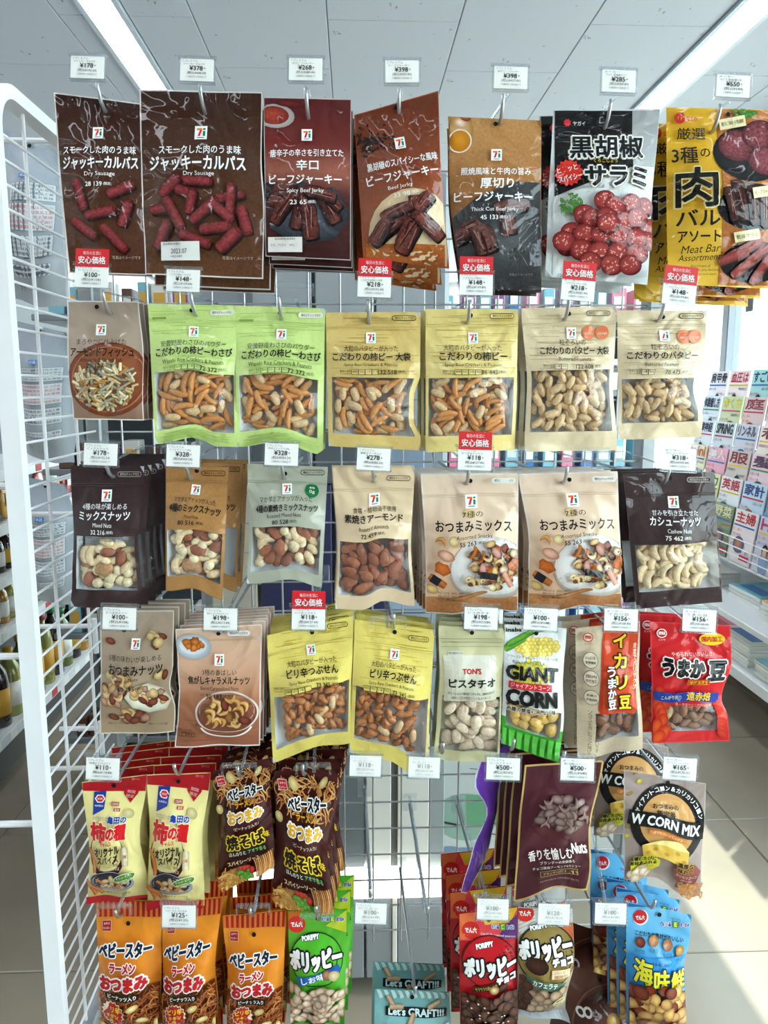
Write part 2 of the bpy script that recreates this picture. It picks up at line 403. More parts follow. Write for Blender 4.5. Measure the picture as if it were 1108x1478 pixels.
# ---------------------------------------------------------------- the room
FLOORM = mat('floor_tile_stone', '8f8474', .22, 0, .10, 3, .02, rnd=.04)
GROUT = mat('floor_grout', '6b645c', .9)
CEILM = None
def ceiling_material():
    m, t, b = nt('ceiling_board_mineral'); tc = t.nodes.new('ShaderNodeTexCoord'); n = t.nodes.new('ShaderNodeTexNoise'); n.inputs['Scale'].default_value = 22; n.inputs['Detail'].default_value = 4; n.inputs['Roughness'].default_value = .75
    mp = t.nodes.new('ShaderNodeMapping'); mp.inputs['Scale'].default_value = (1, .7, 1); t.links.new(tc.outputs['Object'], mp.inputs[0]); t.links.new(mp.outputs[0], n.inputs['Vector'])
    r = t.nodes.new('ShaderNodeValToRGB'); r.color_ramp.elements[0].position = .30; r.color_ramp.elements[1].position = .345
    c = H('7c7f86'); c[3] = 1; r.color_ramp.elements[0].color = c; c = H('b8bdc6'); c[3] = 1; r.color_ramp.elements[1].color = c
    t.links.new(n.outputs[0], r.inputs[0]); t.links.new(r.outputs[0], b.inputs['Base Color']); b.inputs['Roughness'].default_value = .9
    bp = t.nodes.new('ShaderNodeBump'); bp.inputs['Strength'].default_value = .4; bp.inputs['Distance'].default_value = .002; t.links.new(r.outputs[0], bp.inputs['Height']); t.links.new(bp.outputs[0], b.inputs['Normal'])
    return m
CEILM = ceiling_material()
WALLM = mat('painted_wall', 'd8d8d6', .8, 0, .03, 8)
X0, X1, Y0, Y1, HC = -2.3, 2.25, -3.0, 9.6, 2.67
fl = struct(MB().box(X0 - .1, Y0 - .1, -.12, X1 + .1, Y1 + .1, -.004).build('floor', GROUT))
def bev_tile(name, x0, y0, x1, y1, z, dz, m, parent, cache={}):
    k = (name, round(x1 - x0, 3), round(y1 - y0, 3), dz)
    if k not in cache:
        w, d = (x1 - x0) / 2, (y1 - y0) / 2; b = .0025; s = 1 if dz > 0 else -1
        V = [(-w, -d, 0), (w, -d, 0), (w, d, 0), (-w, d, 0), (-w, -d, dz - s * b), (w, -d, dz - s * b), (w, d, dz - s * b), (-w, d, dz - s * b), (-w + b, -d + b, dz), (w - b, -d + b, dz), (w - b, d - b, dz), (-w + b, d - b, dz)]
        Fc = [(i, (i + 1) % 4, 4 + (i + 1) % 4, 4 + i) for i in range(4)] + [(4 + i, 4 + (i + 1) % 4, 8 + (i + 1) % 4, 8 + i) for i in range(4)] + [(8, 9, 10, 11)]
        me = bpy.data.meshes.new(name); me.from_pydata(V, [], Fc if dz > 0 else [f[::-1] for f in Fc]); me.materials.append(m); me.update(); cache[k] = me
    o = bpy.data.objects.new(name, cache[k]); COL.objects.link(o); o.parent = parent; o.location = ((x0 + x1) / 2, (y0 + y1) / 2, z); return o
# floor tiles: 600 mm, joints found from the photograph
tx = P(0, 1209, 1.0); k_ = CZ / (CZ - tx[2]); FX = tx[0] * k_; ty = P(20, 1083, 1.0); FY = CZ / (CZ - ty[2])
for i in range(-4, 9):
    for j in range(-6, 12):
        a, b = FX + i * .6, FY + j * .6
        if a + .6 < X0 or a > X1 or b + .6 < Y0 or b > Y1: continue
        a0, a1, b0, b1 = max(a, X0) + .0015, min(a + .6, X1) - .0015, max(b, Y0) + .0015, min(b + .6, Y1) - .0015
        if a1 - a0 > .02 and b1 - b0 > .02: bev_tile('floor_tile', a0, b0, a1, b1, -.004, .004, FLOORM, fl)
ce = struct(MB().box(X0 - .1, Y0 - .1, HC + .012, X1 + .1, Y1 + .1, HC + .12).build('ceiling', mat('ceiling_joint_grey', '77787a', .9)))  # grey slab above the boards, seen as thin lines in their joints
# ceiling boards 455 x 910, staggered; strip lamps recessed between them
def cpt(x, y): d = ray(x, y); return C0 + d * ((HC - CZ) / d[2])
cx0 = cpt(470, 0)[0]; cyA = cpt(560, 30)[1]; cyB = cpt(430, 99)[1]; cw = cpt(672, 0)[0] - cx0; cl = .91
LX = [cpt(139, 0)[0], cpt(1099, 0)[0]]; LW = .052
for i in range(-6, 5):
    a = cx0 + i * cw; off = cyA if i % 2 == 0 else cyB
    for j in range(-7, 8):
        b = off + j * cl; bb = [max(b, Y0), min(b + cl, Y1)]
        if bb[1] - bb[0] < .05: continue
        segs = [(max(a, X0), min(a + cw, X1))]
        for lx in LX:
            ns = []
            for s0, s1 in segs:
                if s1 <= lx - LW - .02 or s0 >= lx + LW + .02: ns.append((s0, s1))
                else: ns += [(s0, lx - LW - .02)] * (lx - LW - .02 > s0) + [(lx + LW + .02, s1)] * (s1 > lx + LW + .02)
            segs = ns
        for s0, s1 in segs:
            if s1 - s0 > .03: bev_tile('ceiling_board', s0 + .0012, bb[0] + .0012, s1 - .0012, bb[1] - .0012, HC + .012, -.012, CEILM, ce)
for n_, x in enumerate(LX + [LX[0] - 1.35]):
    if x < X0: continue
    t = thing('strip_light', ['long recessed ceiling strip light at upper left', 'long recessed ceiling strip light at upper right', 'ceiling strip light over the left shelves'][n_], 'ceiling light', (x, 3, HC), None)
    hb = MB()
    for sx in (-1, 1): hb.box(x + sx * (LW + .009) - .009, Y0 + .1, HC - .012, x + sx * (LW + .009) + .009, Y1 - .1, HC + .010)
    hb.build('housing', mat('lamp_housing', 'b9c3cf', .4), t)
    MB().box(x - LW, Y0 + .1, HC - .004, x + LW, Y1 - .1, HC + .006).build('diffuser', mat('lamp_diffuser', 'f4f8ff', .5, emit=LAMP_POWER), t, label='glowing white diffuser')
struct(MB().box(X0 - .1, Y0 - .1, 0, X0, Y1 + .1, HC).build('wall_left', WALLM))
struct(MB().box(X0, Y1, 0, 0, Y1 + .1, HC).box(0, Y1, 0, X1, Y1 + .1, .35).box(0, Y1, 2.35, X1, Y1 + .1, HC).build('wall_far', WALLM))
# window wall on the right, all glass above a low sill
WX = 2.1
ww = struct(MB().box(WX, Y0, 0, WX + .1, Y1, .35).box(WX, Y0, 2.35, WX + .1, Y1, HC).build('wall_right', WALLM))
GL = clear('window_glass', 'f2fbfa', 0, .02, flat=True); FR = mat('window_frame_aluminium', '6d7075', .4, .5)
wn = MB(); my = PX(1041, 500, WX)[1]; ys = [my + k * 1.12 for k in range(-6, 5)]
w1 = struct(mobj('window_1', *(lambda m: (np.concatenate(m.V), m.F))(MB().box(WX + .03, Y0, .35, WX + .07, Y1, .40).box(WX + .03, Y0, 2.30, WX + .07, Y1, 2.35)), FR))
for y in ys:
    if Y0 < y < Y1: MB().box(WX + .01, y - .035, .35, WX + .09, y + .035, 2.35, .004).build('window_frame', FR, w1)
for a, b in zip(ys[:-1], ys[1:]):
    if b > Y0 and a < Y1: MB().box(WX + .047, max(a, Y0) + .035, .4, WX + .053, min(b, Y1) - .035, 2.3).build('pane', GL, w1)
w3 = struct(mobj('window_2', *(lambda m: (np.concatenate(m.V), m.F))(MB().box(0, Y1 + .03, .35, X1, Y1 + .07, .40).box(0, Y1 + .03, 2.30, X1, Y1 + .07, 2.35)), FR))
for k in range(3):
    MB().box(k * .74 + .0, Y1 + .01, .4, k * .74 + .07, Y1 + .09, 2.3, .004).build('window_frame', FR, w3); MB().box(k * .74 + .07, Y1 + .047, .4, k * .74 + .74, Y1 + .053, 2.3).build('pane', GL, w3)
# wall behind the camera
w2 = struct(MB().box(X0, Y0 - .1, 0, X1, Y0, HC).build('wall_front', mat('wall_front_paint', '5f5a55', .8)))
# street outside
gm = mat('pavement_outside', 'b9b6b0', .9, 0, .05, 2); g = MB().box(WX + .3, -12, -.2, 40, 40, -.1).build('ground_outside', gm); struct(g)
BW = mat('pale_building_render', 'cfd3d2', .8, 0, .03, 3)
bl = thing('building', 'pale overexposed building across the street, seen through the right window', 'building', (12, 26, 0))
bx = PX(1078, 450, 11)[1]; MB().box(11, bx - 9, 0, 19, bx + 12, 9).build('wall', BW, bl)
for (px, py) in [(1070, 430), (1085, 430), (1070, 448), (1085, 448)]:
    w = PX(px, py, 11); f = MB().box(10.94, w[1] - .28, w[2] - .42, 11.0, w[1] + .28, w[2] + .42, .01).build('window_frame', mat('white_frame', 'e6e8e8', .5), bl); MB().box(10.93, w[1] - .23, w[2] - .37, 10.95, w[1] + .23, w[2] + .37).build('pane', mat('sky_blue_pane', '8fc3cc', .2), f)
sg = PX(1100, 520, 10.9); t = thing('shop_sign', 'small green and white sign on the building outside', 'sign', sg)
MB().box(10.8, sg[1] - .9, sg[2] - .25, 10.88, sg[1] + .5, sg[2] + .25).build('board', mat('sign_green', '6fc0a8', .5), t)
# ---------------------------------------------------------------- the wire rack
GY = 1.25
rk = thing('display_rack', 'free-standing wire grid rack carrying the hanging snack packs', 'display rack', (.03, 1.2, 0))
vx = P(538, 1150, GY)[0]; hz = P(560, 1159, GY)[2]; GXL, GXR = -.400, .47
WM = mat('grid_wire_silver', 'b4b7ba', .35, .6)
kk = 0
for i in range(-30, 30):
    x = vx + i * .05
    if GXL + .01 < x < GXR - .01: MB().tube([(x, GY, .44), (x, GY, 1.80)], .0016, 6).build('grid_wire', WM, rk)
for i in range(-40, 40):
    z = hz + i * .05
    if .44 < z < 1.80: MB().tube([(GXL, GY + .003, z), (GXR, GY + .003, z)], .0016, 6).build('grid_wire', WM, rk)
for x in (GXL - .012, GXR + .012): MB().box(x - .012, GY - .01, .0, x + .012, GY + .03, 1.82, .003).build('upright', GALV, rk, label='galvanised steel upright')
for zz in (.96, 1.46): MB().box(GXL, GY + .006, zz - .006, GXR, GY + .022, zz + .006).build('crossbar', GALV, rk)
lowz = P(148, 1404, 1.14)[2]
MB().box(GXL - .02, .94, lowz - .03, GXL + .004, GY, lowz, .003).build('base_rail', GALV, rk)
# side panel of white wire with a rounded top corner
sp = thing('wire_side_panel', 'white wire side panel with rounded top corner at left of the rack', 'side panel', (-.43, 1.1, 0))
PXX = -.411; PY0 = .95
zt = PX(40, 108, PXX)[2]; zt = P(30, 112, PY0)[2]; r_ = .05
def ribbon(path, wx, wt, name, m, parent):
    V = []; Fc = []; n = len(path)
    for i, p in enumerate(path):
        a = np.array(path[max(i - 1, 0)]); b = np.array(path[min(i + 1, n - 1)]); d = b - a; d /= np.linalg.norm(d); nn = np.array([0, -d[2], d[1]])
        for sx, st_ in ((-1, -1), (1, -1), (1, 1), (-1, 1)): q = np.array(p) + nn * st_ * wt / 2; V.append((q[0] + sx * wx / 2, q[1], q[2]))
    for i in range(n - 1):
        for k in range(4): Fc.append((i * 4 + k, i * 4 + (k + 1) % 4, i * 4 + 4 + (k + 1) % 4, i * 4 + 4 + k))
    Fc += [(3, 2, 1, 0), tuple(range(4 * n - 4, 4 * n))]; return mobj(name, V, Fc, m, parent)
path = [(PXX, PY0, .05)] + [(PXX, PY0, z) for z in np.linspace(.3, zt - r_, 6)] + [(PXX, PY0 + r_ - r_ * math.cos(a), zt - r_ + r_ * math.sin(a)) for a in np.linspace(.15, math.pi / 2, 9)] + [(PXX, GY + .03, zt)]
ribbon(path, .022, .016, 'frame_bar', WHITEP, sp)
for y in (1.045, 1.165): MB().tube([(PXX, y, .2), (PXX, y, zt - .006)], .0026, 8).build('upright_wire', WHITEP, sp)
z = zt - .052; n_ = 0
while z > .45:
    MB().tube([(PXX + .002, PY0 + .006, z), (PXX + .002, GY + .02, z)], .0018, 6).build('cross_wire', WHITEP, sp); z -= .0278
for px, py in ((10, 703), (18, 951), (30, 1195)):
    q = P(px, py, PY0); MB().tube([(PXX - .5, PY0 + .01, q[2]), (PXX - .008, PY0 + .01, q[2])], .0045, 8).build('arm_bar', WHITEP, sp)
for px, py, w in ((90, 1109, .10), (80, 904, .10), (140, 1051, .07), (55, 203, .14), (60, 742, .12)):
    q = P(px, py, 1.2); b = MB().tube([(PXX - w, 1.2, q[2]), (PXX - .004, 1.2, q[2])], .004, 8).tube([(PXX - .004, 1.2, q[2] + .012), (PXX - .004, 1.2, q[2] - .045)], .0045, 8); b.build('hook_bracket', WHITEP, sp)
# ---------------------------------------------------------------- nuts, each an object
def nutm(name, base, rough=.5, noise=.25, scale=250, bump=.4, rnd=.16):
    return mat(name, base, rough, 0, noise, scale, bump, rnd=rnd)
NM = {'peanut': nutm('peanut_skinless', 'dab888'), 'rice_cracker': nutm('rice_cracker_glaze', 'cc8a48', .4, .25), 'cashew': nutm('cashew_cream', 'e4cba0'),
      'almond': nutm('almond_skin', '96563a', .55, .3), 'macadamia': nutm('macadamia_cream', 'e8d7b0', .45), 'walnut': nutm('walnut_brown', 'b0845a', .6, .4),
      'pistachio': nutm('pistachio_shell', 'dcc6aa', .5), 'giant_corn': nutm('giant_corn_gold', 'dfb45c', .45), 'broad_bean': nutm('broad_bean_brown', '7c4c30', .4, .35),
      'roasted_bean': nutm('roasted_bean_brown', '8e6148', .5), 'cracker_piece': nutm('spicy_cracker_glaze', 'b46e34', .35, .35), 'pale_peanut': nutm('pale_peanut', 'e6cda0'), 'pale_bean': nutm('pale_bean', 'cdb27e')}
def body(L, r, flat=1, bend=0, prof=None, n=10, m=9, lump=0, seed=0, crease=0):
    R = random.Random(seed); V = []; ph = [R.uniform(0, 6) for _ in range(6)]
    for i in range(m + 1):
        t = i / m; a = math.pi * t; x = -math.cos(a) * L / 2; rr = r * math.sin(a) ** .75 if 0 < i < m else r * .12
        if prof: rr *= prof(t)
        for k in range(n):
            b = 2 * math.pi * k / n; q = rr * (1 + lump * (math.sin(3 * b + ph[0] + 5 * t) * .5 + math.sin(5 * t * 2 + ph[1] + 2 * b) * .5 + .5 * math.sin(7 * b + 11 * t + ph[2])))
            q *= 1 - crease * max(0, math.cos(b - math.pi / 2)) ** 6
            yy, zz = q * math.cos(b), q * math.sin(b) * flat
            if bend:
                th = bend * x / (L / 2); Rb = (L / 2) / bend
                V.append(((Rb - yy) * math.sin(th), Rb - (Rb - yy) * math.cos(th) - Rb * (1 - math.cos(bend * .6)), zz))
            else: V.append((x, yy, zz))
    Fc = [(i * n + k, i * n + (k + 1) % n, (i + 1) * n + (k + 1) % n, (i + 1) * n + k) for i in range(m) for k in range(n)]
    Fc += [tuple(range(n - 1, -1, -1)), tuple(m * n + k for k in range(n))]
    return V, Fc
NS = {'peanut': dict(L=.0185, r=.0054, prof=lambda t: 1 - .1 * math.sin(math.pi * t) ** 4, crease=.0), 'rice_cracker': dict(L=.026, r=.0040, bend=.42, lump=.03), 'cashew': dict(L=.030, r=.0052, bend=1.35, flat=.85, prof=lambda t: .85 + .3 * t),
      'almond': dict(L=.021, r=.0062, flat=.62, prof=lambda t: .72 + .5 * math.sin(math.pi * min(1, t * .8)) ** 2 if t < .7 else 1.15 - .6 * (t - .7)), 'macadamia': dict(L=.0135, r=.0068), 'walnut': dict(L=.024, r=.0095, flat=.6, lump=.22),
      'pistachio': dict(L=.019, r=.0066, flat=.85, crease=.35, prof=lambda t: 1.1 - .25 * t), 'giant_corn': dict(L=.017, r=.0078, flat=.6, prof=lambda t: .75 + .4 * t), 'broad_bean': dict(L=.019, r=.0068, flat=.5), 'roasted_bean': dict(L=.018, r=.0056, flat=.7),
      'cracker_piece': dict(L=.015, r=.0046, lump=.25, bend=.3), 'pale_peanut': dict(L=.0185, r=.0054), 'pale_bean': dict(L=.019, r=.0056, flat=.7)}
_nc = {}
def nut(kind, i):
    k = (kind, i % 3)
    if k not in _nc:
        V, Fc = body(seed=i % 3 + 1, **NS[kind]); me = bpy.data.meshes.new(kind); me.from_pydata(V, [], Fc); me.materials.append(NM[kind]); me.shade_smooth(); me.update(); _nc[k] = me
    return _nc[k]
def fill(root, surf, box, kinds, step, seed=1, scale=1.0, slump=0, stuff=False):
    """nuts behind the window; box in (u0,v0,u1,v1); kinds = [(kind, weight)]"""
    r = random.Random(seed); u0, v0, u1, v1 = box; w = (u1 - u0) * surf.w; h = (v1 - v0) * surf.h; base = np.array(root.location)
    ks = [k for k, n in kinds for _ in range(n)]; s_ = surf.s
    for layer in (0, 1, 2):
        C = np.zeros((0, 3, 2)); Rr = np.zeros(0); fails = 0; cap = 90 if step > 11 else 150
        while fails < 420 and len(Rr) < cap:
            kd = r.choice(ks); sp = NS[kd]; sc = scale * r.uniform(.88, 1.08); a = r.uniform(0, math.pi); rad = sp['r'] * sc / s_; hl = max(0, sp['L'] * sc / s_ / 2 * (.8 if sp.get('bend', 0) > 1 else 1) - rad * .7)
            x = r.uniform(rad * .6, w - rad * .6); y = r.uniform(rad * (.3 + slump * max(0, 1 - 2 * min(x, w - x) / w) * 2), h - rad * .7)
            c_, n_ = math.cos(a) * hl, math.sin(a) * hl; pts = np.array([(x - c_, y - n_), (x, y), (x + c_, y + n_)])
            if pts[:, 0].min() < rad * .2 or pts[:, 0].max() > w - rad * .2 or pts[:, 1].min() < -rad * .3 or pts[:, 1].max() > h - rad * .3: fails += .5; continue
            if len(Rr):
                d = np.linalg.norm(C[:, :, None, :] - pts[None, None], axis=3).min((1, 2))
                if (d < (Rr + rad) * .74).any(): fails += 1; continue
            C = np.concatenate([C, pts[None]]); Rr = np.append(Rr, rad)
            p = surf.at([u0 + x / surf.w], [v0 + y / surf.h], -.0145 + .0033 * layer - .001 * r.random())[0]
            o = bpy.data.objects.new(kd.replace('pale_', ''), nut(kd, r.randrange(3))); COL.objects.link(o); o.parent = root; o.location = p - base
            o.rotation_euler = (math.pi / 2 + r.uniform(-.3, .3), a, r.uniform(-.1, .1)); o.scale = (sc, sc, sc)
# ---------------------------------------------------------------- a hanging pack
ORD = ['second', 'third', 'fourth', 'fifth', 'sixth', 'seventh', 'eighth']
def bag(name, label, q, design=None, base='ffffff', ref=None, Y=.97, D=.008, win=None, nuts=None, copies=(), mat_=None, L=None, R=None, T=None, B=None, seed=1,
        rim=None, bands=(), hole=(.5, .035), zip_=None, cat='snack pack', short=None, nbox=None, inner='eef3f7', dY=(0, 0, 0, 0), top=.13, bot=.93, tex=0, wr=.0011, step=13, nscale=1, slump=0, back_print=False, kind='stand'):
    q = [tuple(map(float, p)) for p in q]; sf = Surf(q, Y, D, L, R, T, B, seed, dY, top, bot, wr)
    hp = sf.at([hole[0]], [hole[1]])[0]
    short = short or label; grp = 'packs of ' + short if copies else None
    root = thing(name, label, cat, hp, None); m = mat_ or FILM
    bl = [(0, base)] if isinstance(base, str) else list(base)
    ev = []
    for v, c in bands: ev += [v - .001, v + .001]
    eu = []
    if rim: eu += [rim[1] / sf.w, rim[1] / sf.w + .002, 1 - rim[1] / sf.w, 1 - rim[1] / sf.w - .002]; ev += [rim[1] / sf.h, rim[1] / sf.h + .002, 1 - rim[1] / sf.h, 1 - rim[1] / sf.h - .002]
    if win: eu += [win[0], win[2]]; ev += [win[1], win[3]]
    us, vs = lines(14, *eu), lines(22, *ev); U, V, Fc = gridmesh(us, vs, win)
    cs = np.array([H(c, tex) for _, c in bl])
    def colour(U, V):
        c = np.stack([np.interp(V, [a for a, _ in bl], cs[:, k]) for k in range(4)], 1) if len(bl) > 1 else np.tile(cs[0], (len(U), 1))
        for v, hx in bands:
            msk = V > v; c[msk] = H(hx, tex)
        if rim:
            r = rim[1]; msk = (U * sf.w < r + .1) | ((1 - U) * sf.w < r + .1) | (V * sf.h < r + .1) | ((1 - V) * sf.h < r + .1); c[msk] = H(rim[0])
        return c
    c = colour(U, V); n = len(U)
    # back sheet, sealed to the front along the rim
    k = .3; edge = (U < 1e-6) | (U > 1 - 1e-6) | (V < 1e-6) | (V > 1 - 1e-6)
    fr = sf.at(U, V); bk = sf.at(U, V); d = sf.depth(U, V); bk[:, 1] += np.maximum(d, 0) * 1.35 + .0008 + (.014 * np.clip(16 * U * (1 - U), 0, 1) * np.clip((V - win[1] + .15) / .15, 0, 1) * np.clip((win[3] + .06 - V) / .06, 0, 1) if win else 0)
    bk[edge] = fr[edge]
    allV = np.concatenate([fr, bk]); back = [(a + n, d_ + n, c_ + n, b + n) for a, b, c_, d_ in gridmesh(us, vs)[2]]
    bc = sf.bc(U, V); rc = c * .55; rc[:] = H(inner) if win else c * .9
    mobj('pouch', allV, Fc + back, m, root, np.concatenate([c, rc]), np.concatenate([bc, bc]), smooth=True)
    if win:
        wu = [u for u in us if win[0] - 1e-6 <= u <= win[2] + 1e-6]; wv = [v for v in vs if win[1] - 1e-6 <= v <= win[3] + 1e-6]
        U2, V2, F2 = gridmesh(wu, wv); mobj('clear_window', sf.at(U2, V2), F2, CLEAR, root, bc=sf.bc(U2, V2), smooth=True)
        if nuts:
            nb = nbox or (win[0] + .03, win[1] + .0, win[2] - .04, win[3] - .0)
            fill(root, sf, nb, nuts, step, seed, nscale, slump)
    p = Pr(ref or q)
    if design: design(p)
    p.build('printed_design', sf, m, root)
    if zip_:
        for zv in zip_:
            U3, V3, F3 = gridmesh(np.linspace(.01, .99, 16), [zv, zv + .004, zv + .008]); pz = sf.at(U3, V3, .0004); pz[np.isclose(V3, zv + .004), 1] -= .0011
            mobj('zip_seal', pz, F3, m, root, colour(U3, V3) * [.96, .96, .96, 1], sf.bc(U3, V3), smooth=True)
    hm = Pr(q); hx = np.array(q[0]) * (1 - hole[0]) + np.array(q[1]) * hole[0]; hx = hx + (np.array(q[3]) - np.array(q[0])) * hole[1]; hm.z = .003
    hm.ell(hx[0], hx[1], 3.2, 3.2, '1a1a1c', n=12); hm.build('hang_hole', sf, CARD, root)
    for i, off in enumerate(copies):
        dup(root, off, ('%s in line behind the front %s pack' % (ORD[i], short)), ('pouch', 'printed_design', 'clear_window'))
    return root, sf
def stack(n, dy=.022, dx=0, dz=0, jx=.003, seed=0):
    r = random.Random(seed); return [(dx * (i + 1) + r.uniform(-jx, jx), dy * (i + 1), dz * (i + 1) + r.uniform(-.002, .002)) for i in range(n)]
# ---------------------------------------------------------------- common print pieces
K = '17140f'; WH = 'f2f2f0'
def logo(p, cx, cy, s=15, rot=0):
    p.rect(cx, cy, s, s * 1.12, 'f2f4f2', rot=rot); r = s / 16
    def rr(pts): return p.rot(np.array(pts) * r, cx, cy, rot)
    p.poly(rr([(-5.5, -6), (1.5, -6), (1.5, -3.4), (-5.5, -3.4)]), 'e8641c'); p.poly(rr([(-1.6, -3.4), (1.5, -3.4), (-1.2, 4.5), (-4.2, 4.5)]), 'd8202a')
    p.poly(rr([(2.6, -6), (5.6, -6), (5.6, -3.6), (2.6, -3.6)]), '127a4a'); p.poly(rr([(2.6, -2.2), (5.6, -2.2), (5.6, 4.5), (2.6, 4.5)]), '127a4a')
    p.poly(rr([(-4.5, 6), (4.5, 6), (4.5, 7), (-4.5, 7)]), '33415a')
def pill(p, cx, cy, w=35, h=7.5, fill='e9ead9', c=K, rot=0, line=None):
    n = 8; V = []
    for sgn, a0 in ((1, -90), (-1, 90)):
        for i in range(n + 1):
            a = math.radians(a0 + 180 * i / n); V.append((sgn * (w / 2 - h / 2) + h / 2 * math.cos(a), h / 2 * math.sin(a)))
    V = np.array(V)
    if line: p.add(p.rot(V, cx, cy, rot), [tuple(range(len(V)))], H(line)); V = V * [1 - 1.4 / w, 1 - 1.6 / h]
    p.add(p.rot(V, cx, cy, rot), [tuple(range(len(V)))], H(fill)); p.t('便利なチャック付き', cx, cy, w * .78, h * .55, c, .004, rot)
def nums(p, a, b, cx, cy, c, rot=0, h=6.5, w=24):
    p.t(a + ' ' + b, cx, cy, w, h, c, .02, rot)
    bx = cx + w / 2 + 7.5; by = cy + math.sin(math.radians(rot)) * (w / 2 + 7)
    p.t('(糖質)', bx, by, 11, h * .8, c, .0, rot)
def allerg(p, cx, cy, c=K, n=3, bg=None, rot=0):
    p.t('製品に含む', cx - 27, cy - 2, 15, 3, c, 0, rot); p.t('アレルギー', cx - 27, cy + 2, 15, 3, c, 0, rot)
    for i in range(n):
        x = cx - 13 + i * 9.6; y = cy + math.sin(math.radians(rot)) * (x - cx)
        p.rect(x, y, 9.6, 7.6, c, rot=rot); p.rect(x, y, 8.4, 6.4, bg, rot=rot); p.t(['卵', '乳成分', '小麦', '落花生'][(i + 4 - n) % 4], x, y - .8, 6.5, 3.6, c, 0, rot)
def head(p, lg, t1, t2, en, nu=None, c=K, rot=0, ls=14):
    logo(p, lg[0], lg[1], ls, rot)
    p.t(t1[0], *t1[1:], c, .018, rot); p.t(t2[0], *t2[1:], c, .03, rot)
    if en: p.t(en[0], *en[1:], c, .014, rot)
    if nu: nums(p, *nu, c, rot)
def sausages(p, L):
    for x, y, l, w, r in L:
        p.cap(x + 2.5, y + 3, l, w, r, '20110c', '20110c', 0); p.cap(x, y, l, w, r, '8a3639', '3c1013', .6)
        a = math.radians(r); p.ell(x + math.cos(a) * l * .47, y + math.sin(a) * l * .47, w * .18, w * .42, '7a2a26', '3c0e10', r, 10)
    return p
# ---------------------------------------------------------------- row 1
def d_saus1(p):
    head(p, (142, 191), ('スモークした肉のうま味', 145, 216, 103, 12), ('ジャッキーカルパス', 147, 235, 107, 19), ('Dry Sausage', 147, 252, 43, 8), ('28', '139', 139, 266), WH, ls=15)
    sausages(p, [(118, 281, 46, 14, 76), (177, 273, 40, 16, -25), (148, 307, 44, 15, -13), (184, 308, 40, 15, -74), (124, 330, 42, 15, 38), (167, 344, 50, 15, 47)])
    p.t('写真はイメージです', 184, 372, 40, 5, 'b8a79c', 0)
def d_saus2(p):
    head(p, (291, 191), ('スモークした肉のうま味', 290, 216, 119, 13), ('ジャッキーカルパス', 287, 236, 139, 22), ('Dry Sausage', 289, 252, 44, 8), ('73', '361', 282, 266), WH, ls=18)
    sausages(p, [(285, 262, 46, 14, 3), (247, 268, 38, 17, -45), (268, 277, 28, 15, 20), (236, 300, 36, 15, -10), (331, 284, 44, 14, -12), (277, 291, 36, 14, -78), (296, 304, 50, 16, -42), (252, 308, 52, 16, 62), (333, 290, 50, 14, -86), (323, 308, 34, 15, 42), (352, 318, 42, 16, 74), (312, 330, 44, 16, -8), (236, 338, 42, 15, -68), (283, 346, 48, 15, 22), (331, 347, 42, 19, -45)])
    p.rect(262, 363, 56, 27, 'e9e9e6'); p.t('賞味期限(未開封)', 250, 353, 26, 4, '555555', 0); p.t('2023.07', 260, 363, 23, 7, '2c2c2c', .01); p.t('+KJ1680', 256, 371, 17, 4, '444444', 0)
    p.t('写真はイメージです', 344, 373, 44, 5, 'b8a79c', 0)
def jerky(p, L, a='6a3530', b='22100f'):
    for x, y, l, w, r in L:
        p.cap(x + 2, y + 3, l, w, r, '150b0a', '150b0a'); p.cap(x, y, l, w, r, a, b, .9, .15)
        for k in range(4): p.cap(x + p.rnd.uniform(-.2, .2) * w, y + p.rnd.uniform(-.3, .3) * w, l * p.rnd.uniform(.4, .8), w * .09, r + p.rnd.uniform(-8, 8), 'a8756a' if k % 2 else '3a1614', b, .6)
def d_spicy(p):
    p.ell(397, 167, 28, 17, 'd7d2cf', '9a9390', 4); p.ell(395, 166, 22, 13, 'a8412c', '7a2418', 4, tex=.5)
    p.ell(418, 150, 22, 5, '7a1f22', '4c1216', 6, tex=.4)
    p.ell(445, 308, 62, 47, '5d6470', '2b2e36', 0, n=7, tex=.25); p.poly([(383, 290), (400, 262), (383, 262)], '2c2224')
    jerky(p, [(418, 283, 60, 20, -14), (408, 300, 50, 20, -55), (432, 300, 62, 20, 100), (446, 318, 56, 24, 82), (474, 300, 48, 22, 62), (480, 292, 30, 16, 40), (462, 280, 46, 18, 15)])
    head(p, (443, 196), ('唐辛子の辛さを引き立てた', 443, 222, 105, 11), ('ビーフジャーキー', 441, 260, 104, 14), ('Spicy Beef Jerky', 441, 277, 53, 8), ('23', '65', 431, 293), WH, ls=15)
    p.t('辛口', 444, 240, 32, 15, WH, .03)
    p.rect(412, 354, 49, 22, 'ded8d4'); p.t('賞味期限(未開封)', 412, 346, 30, 4, '333333', 0); p.t('23. 7(31  IB)', 408, 355, 34, 4, '8a8480', 0)
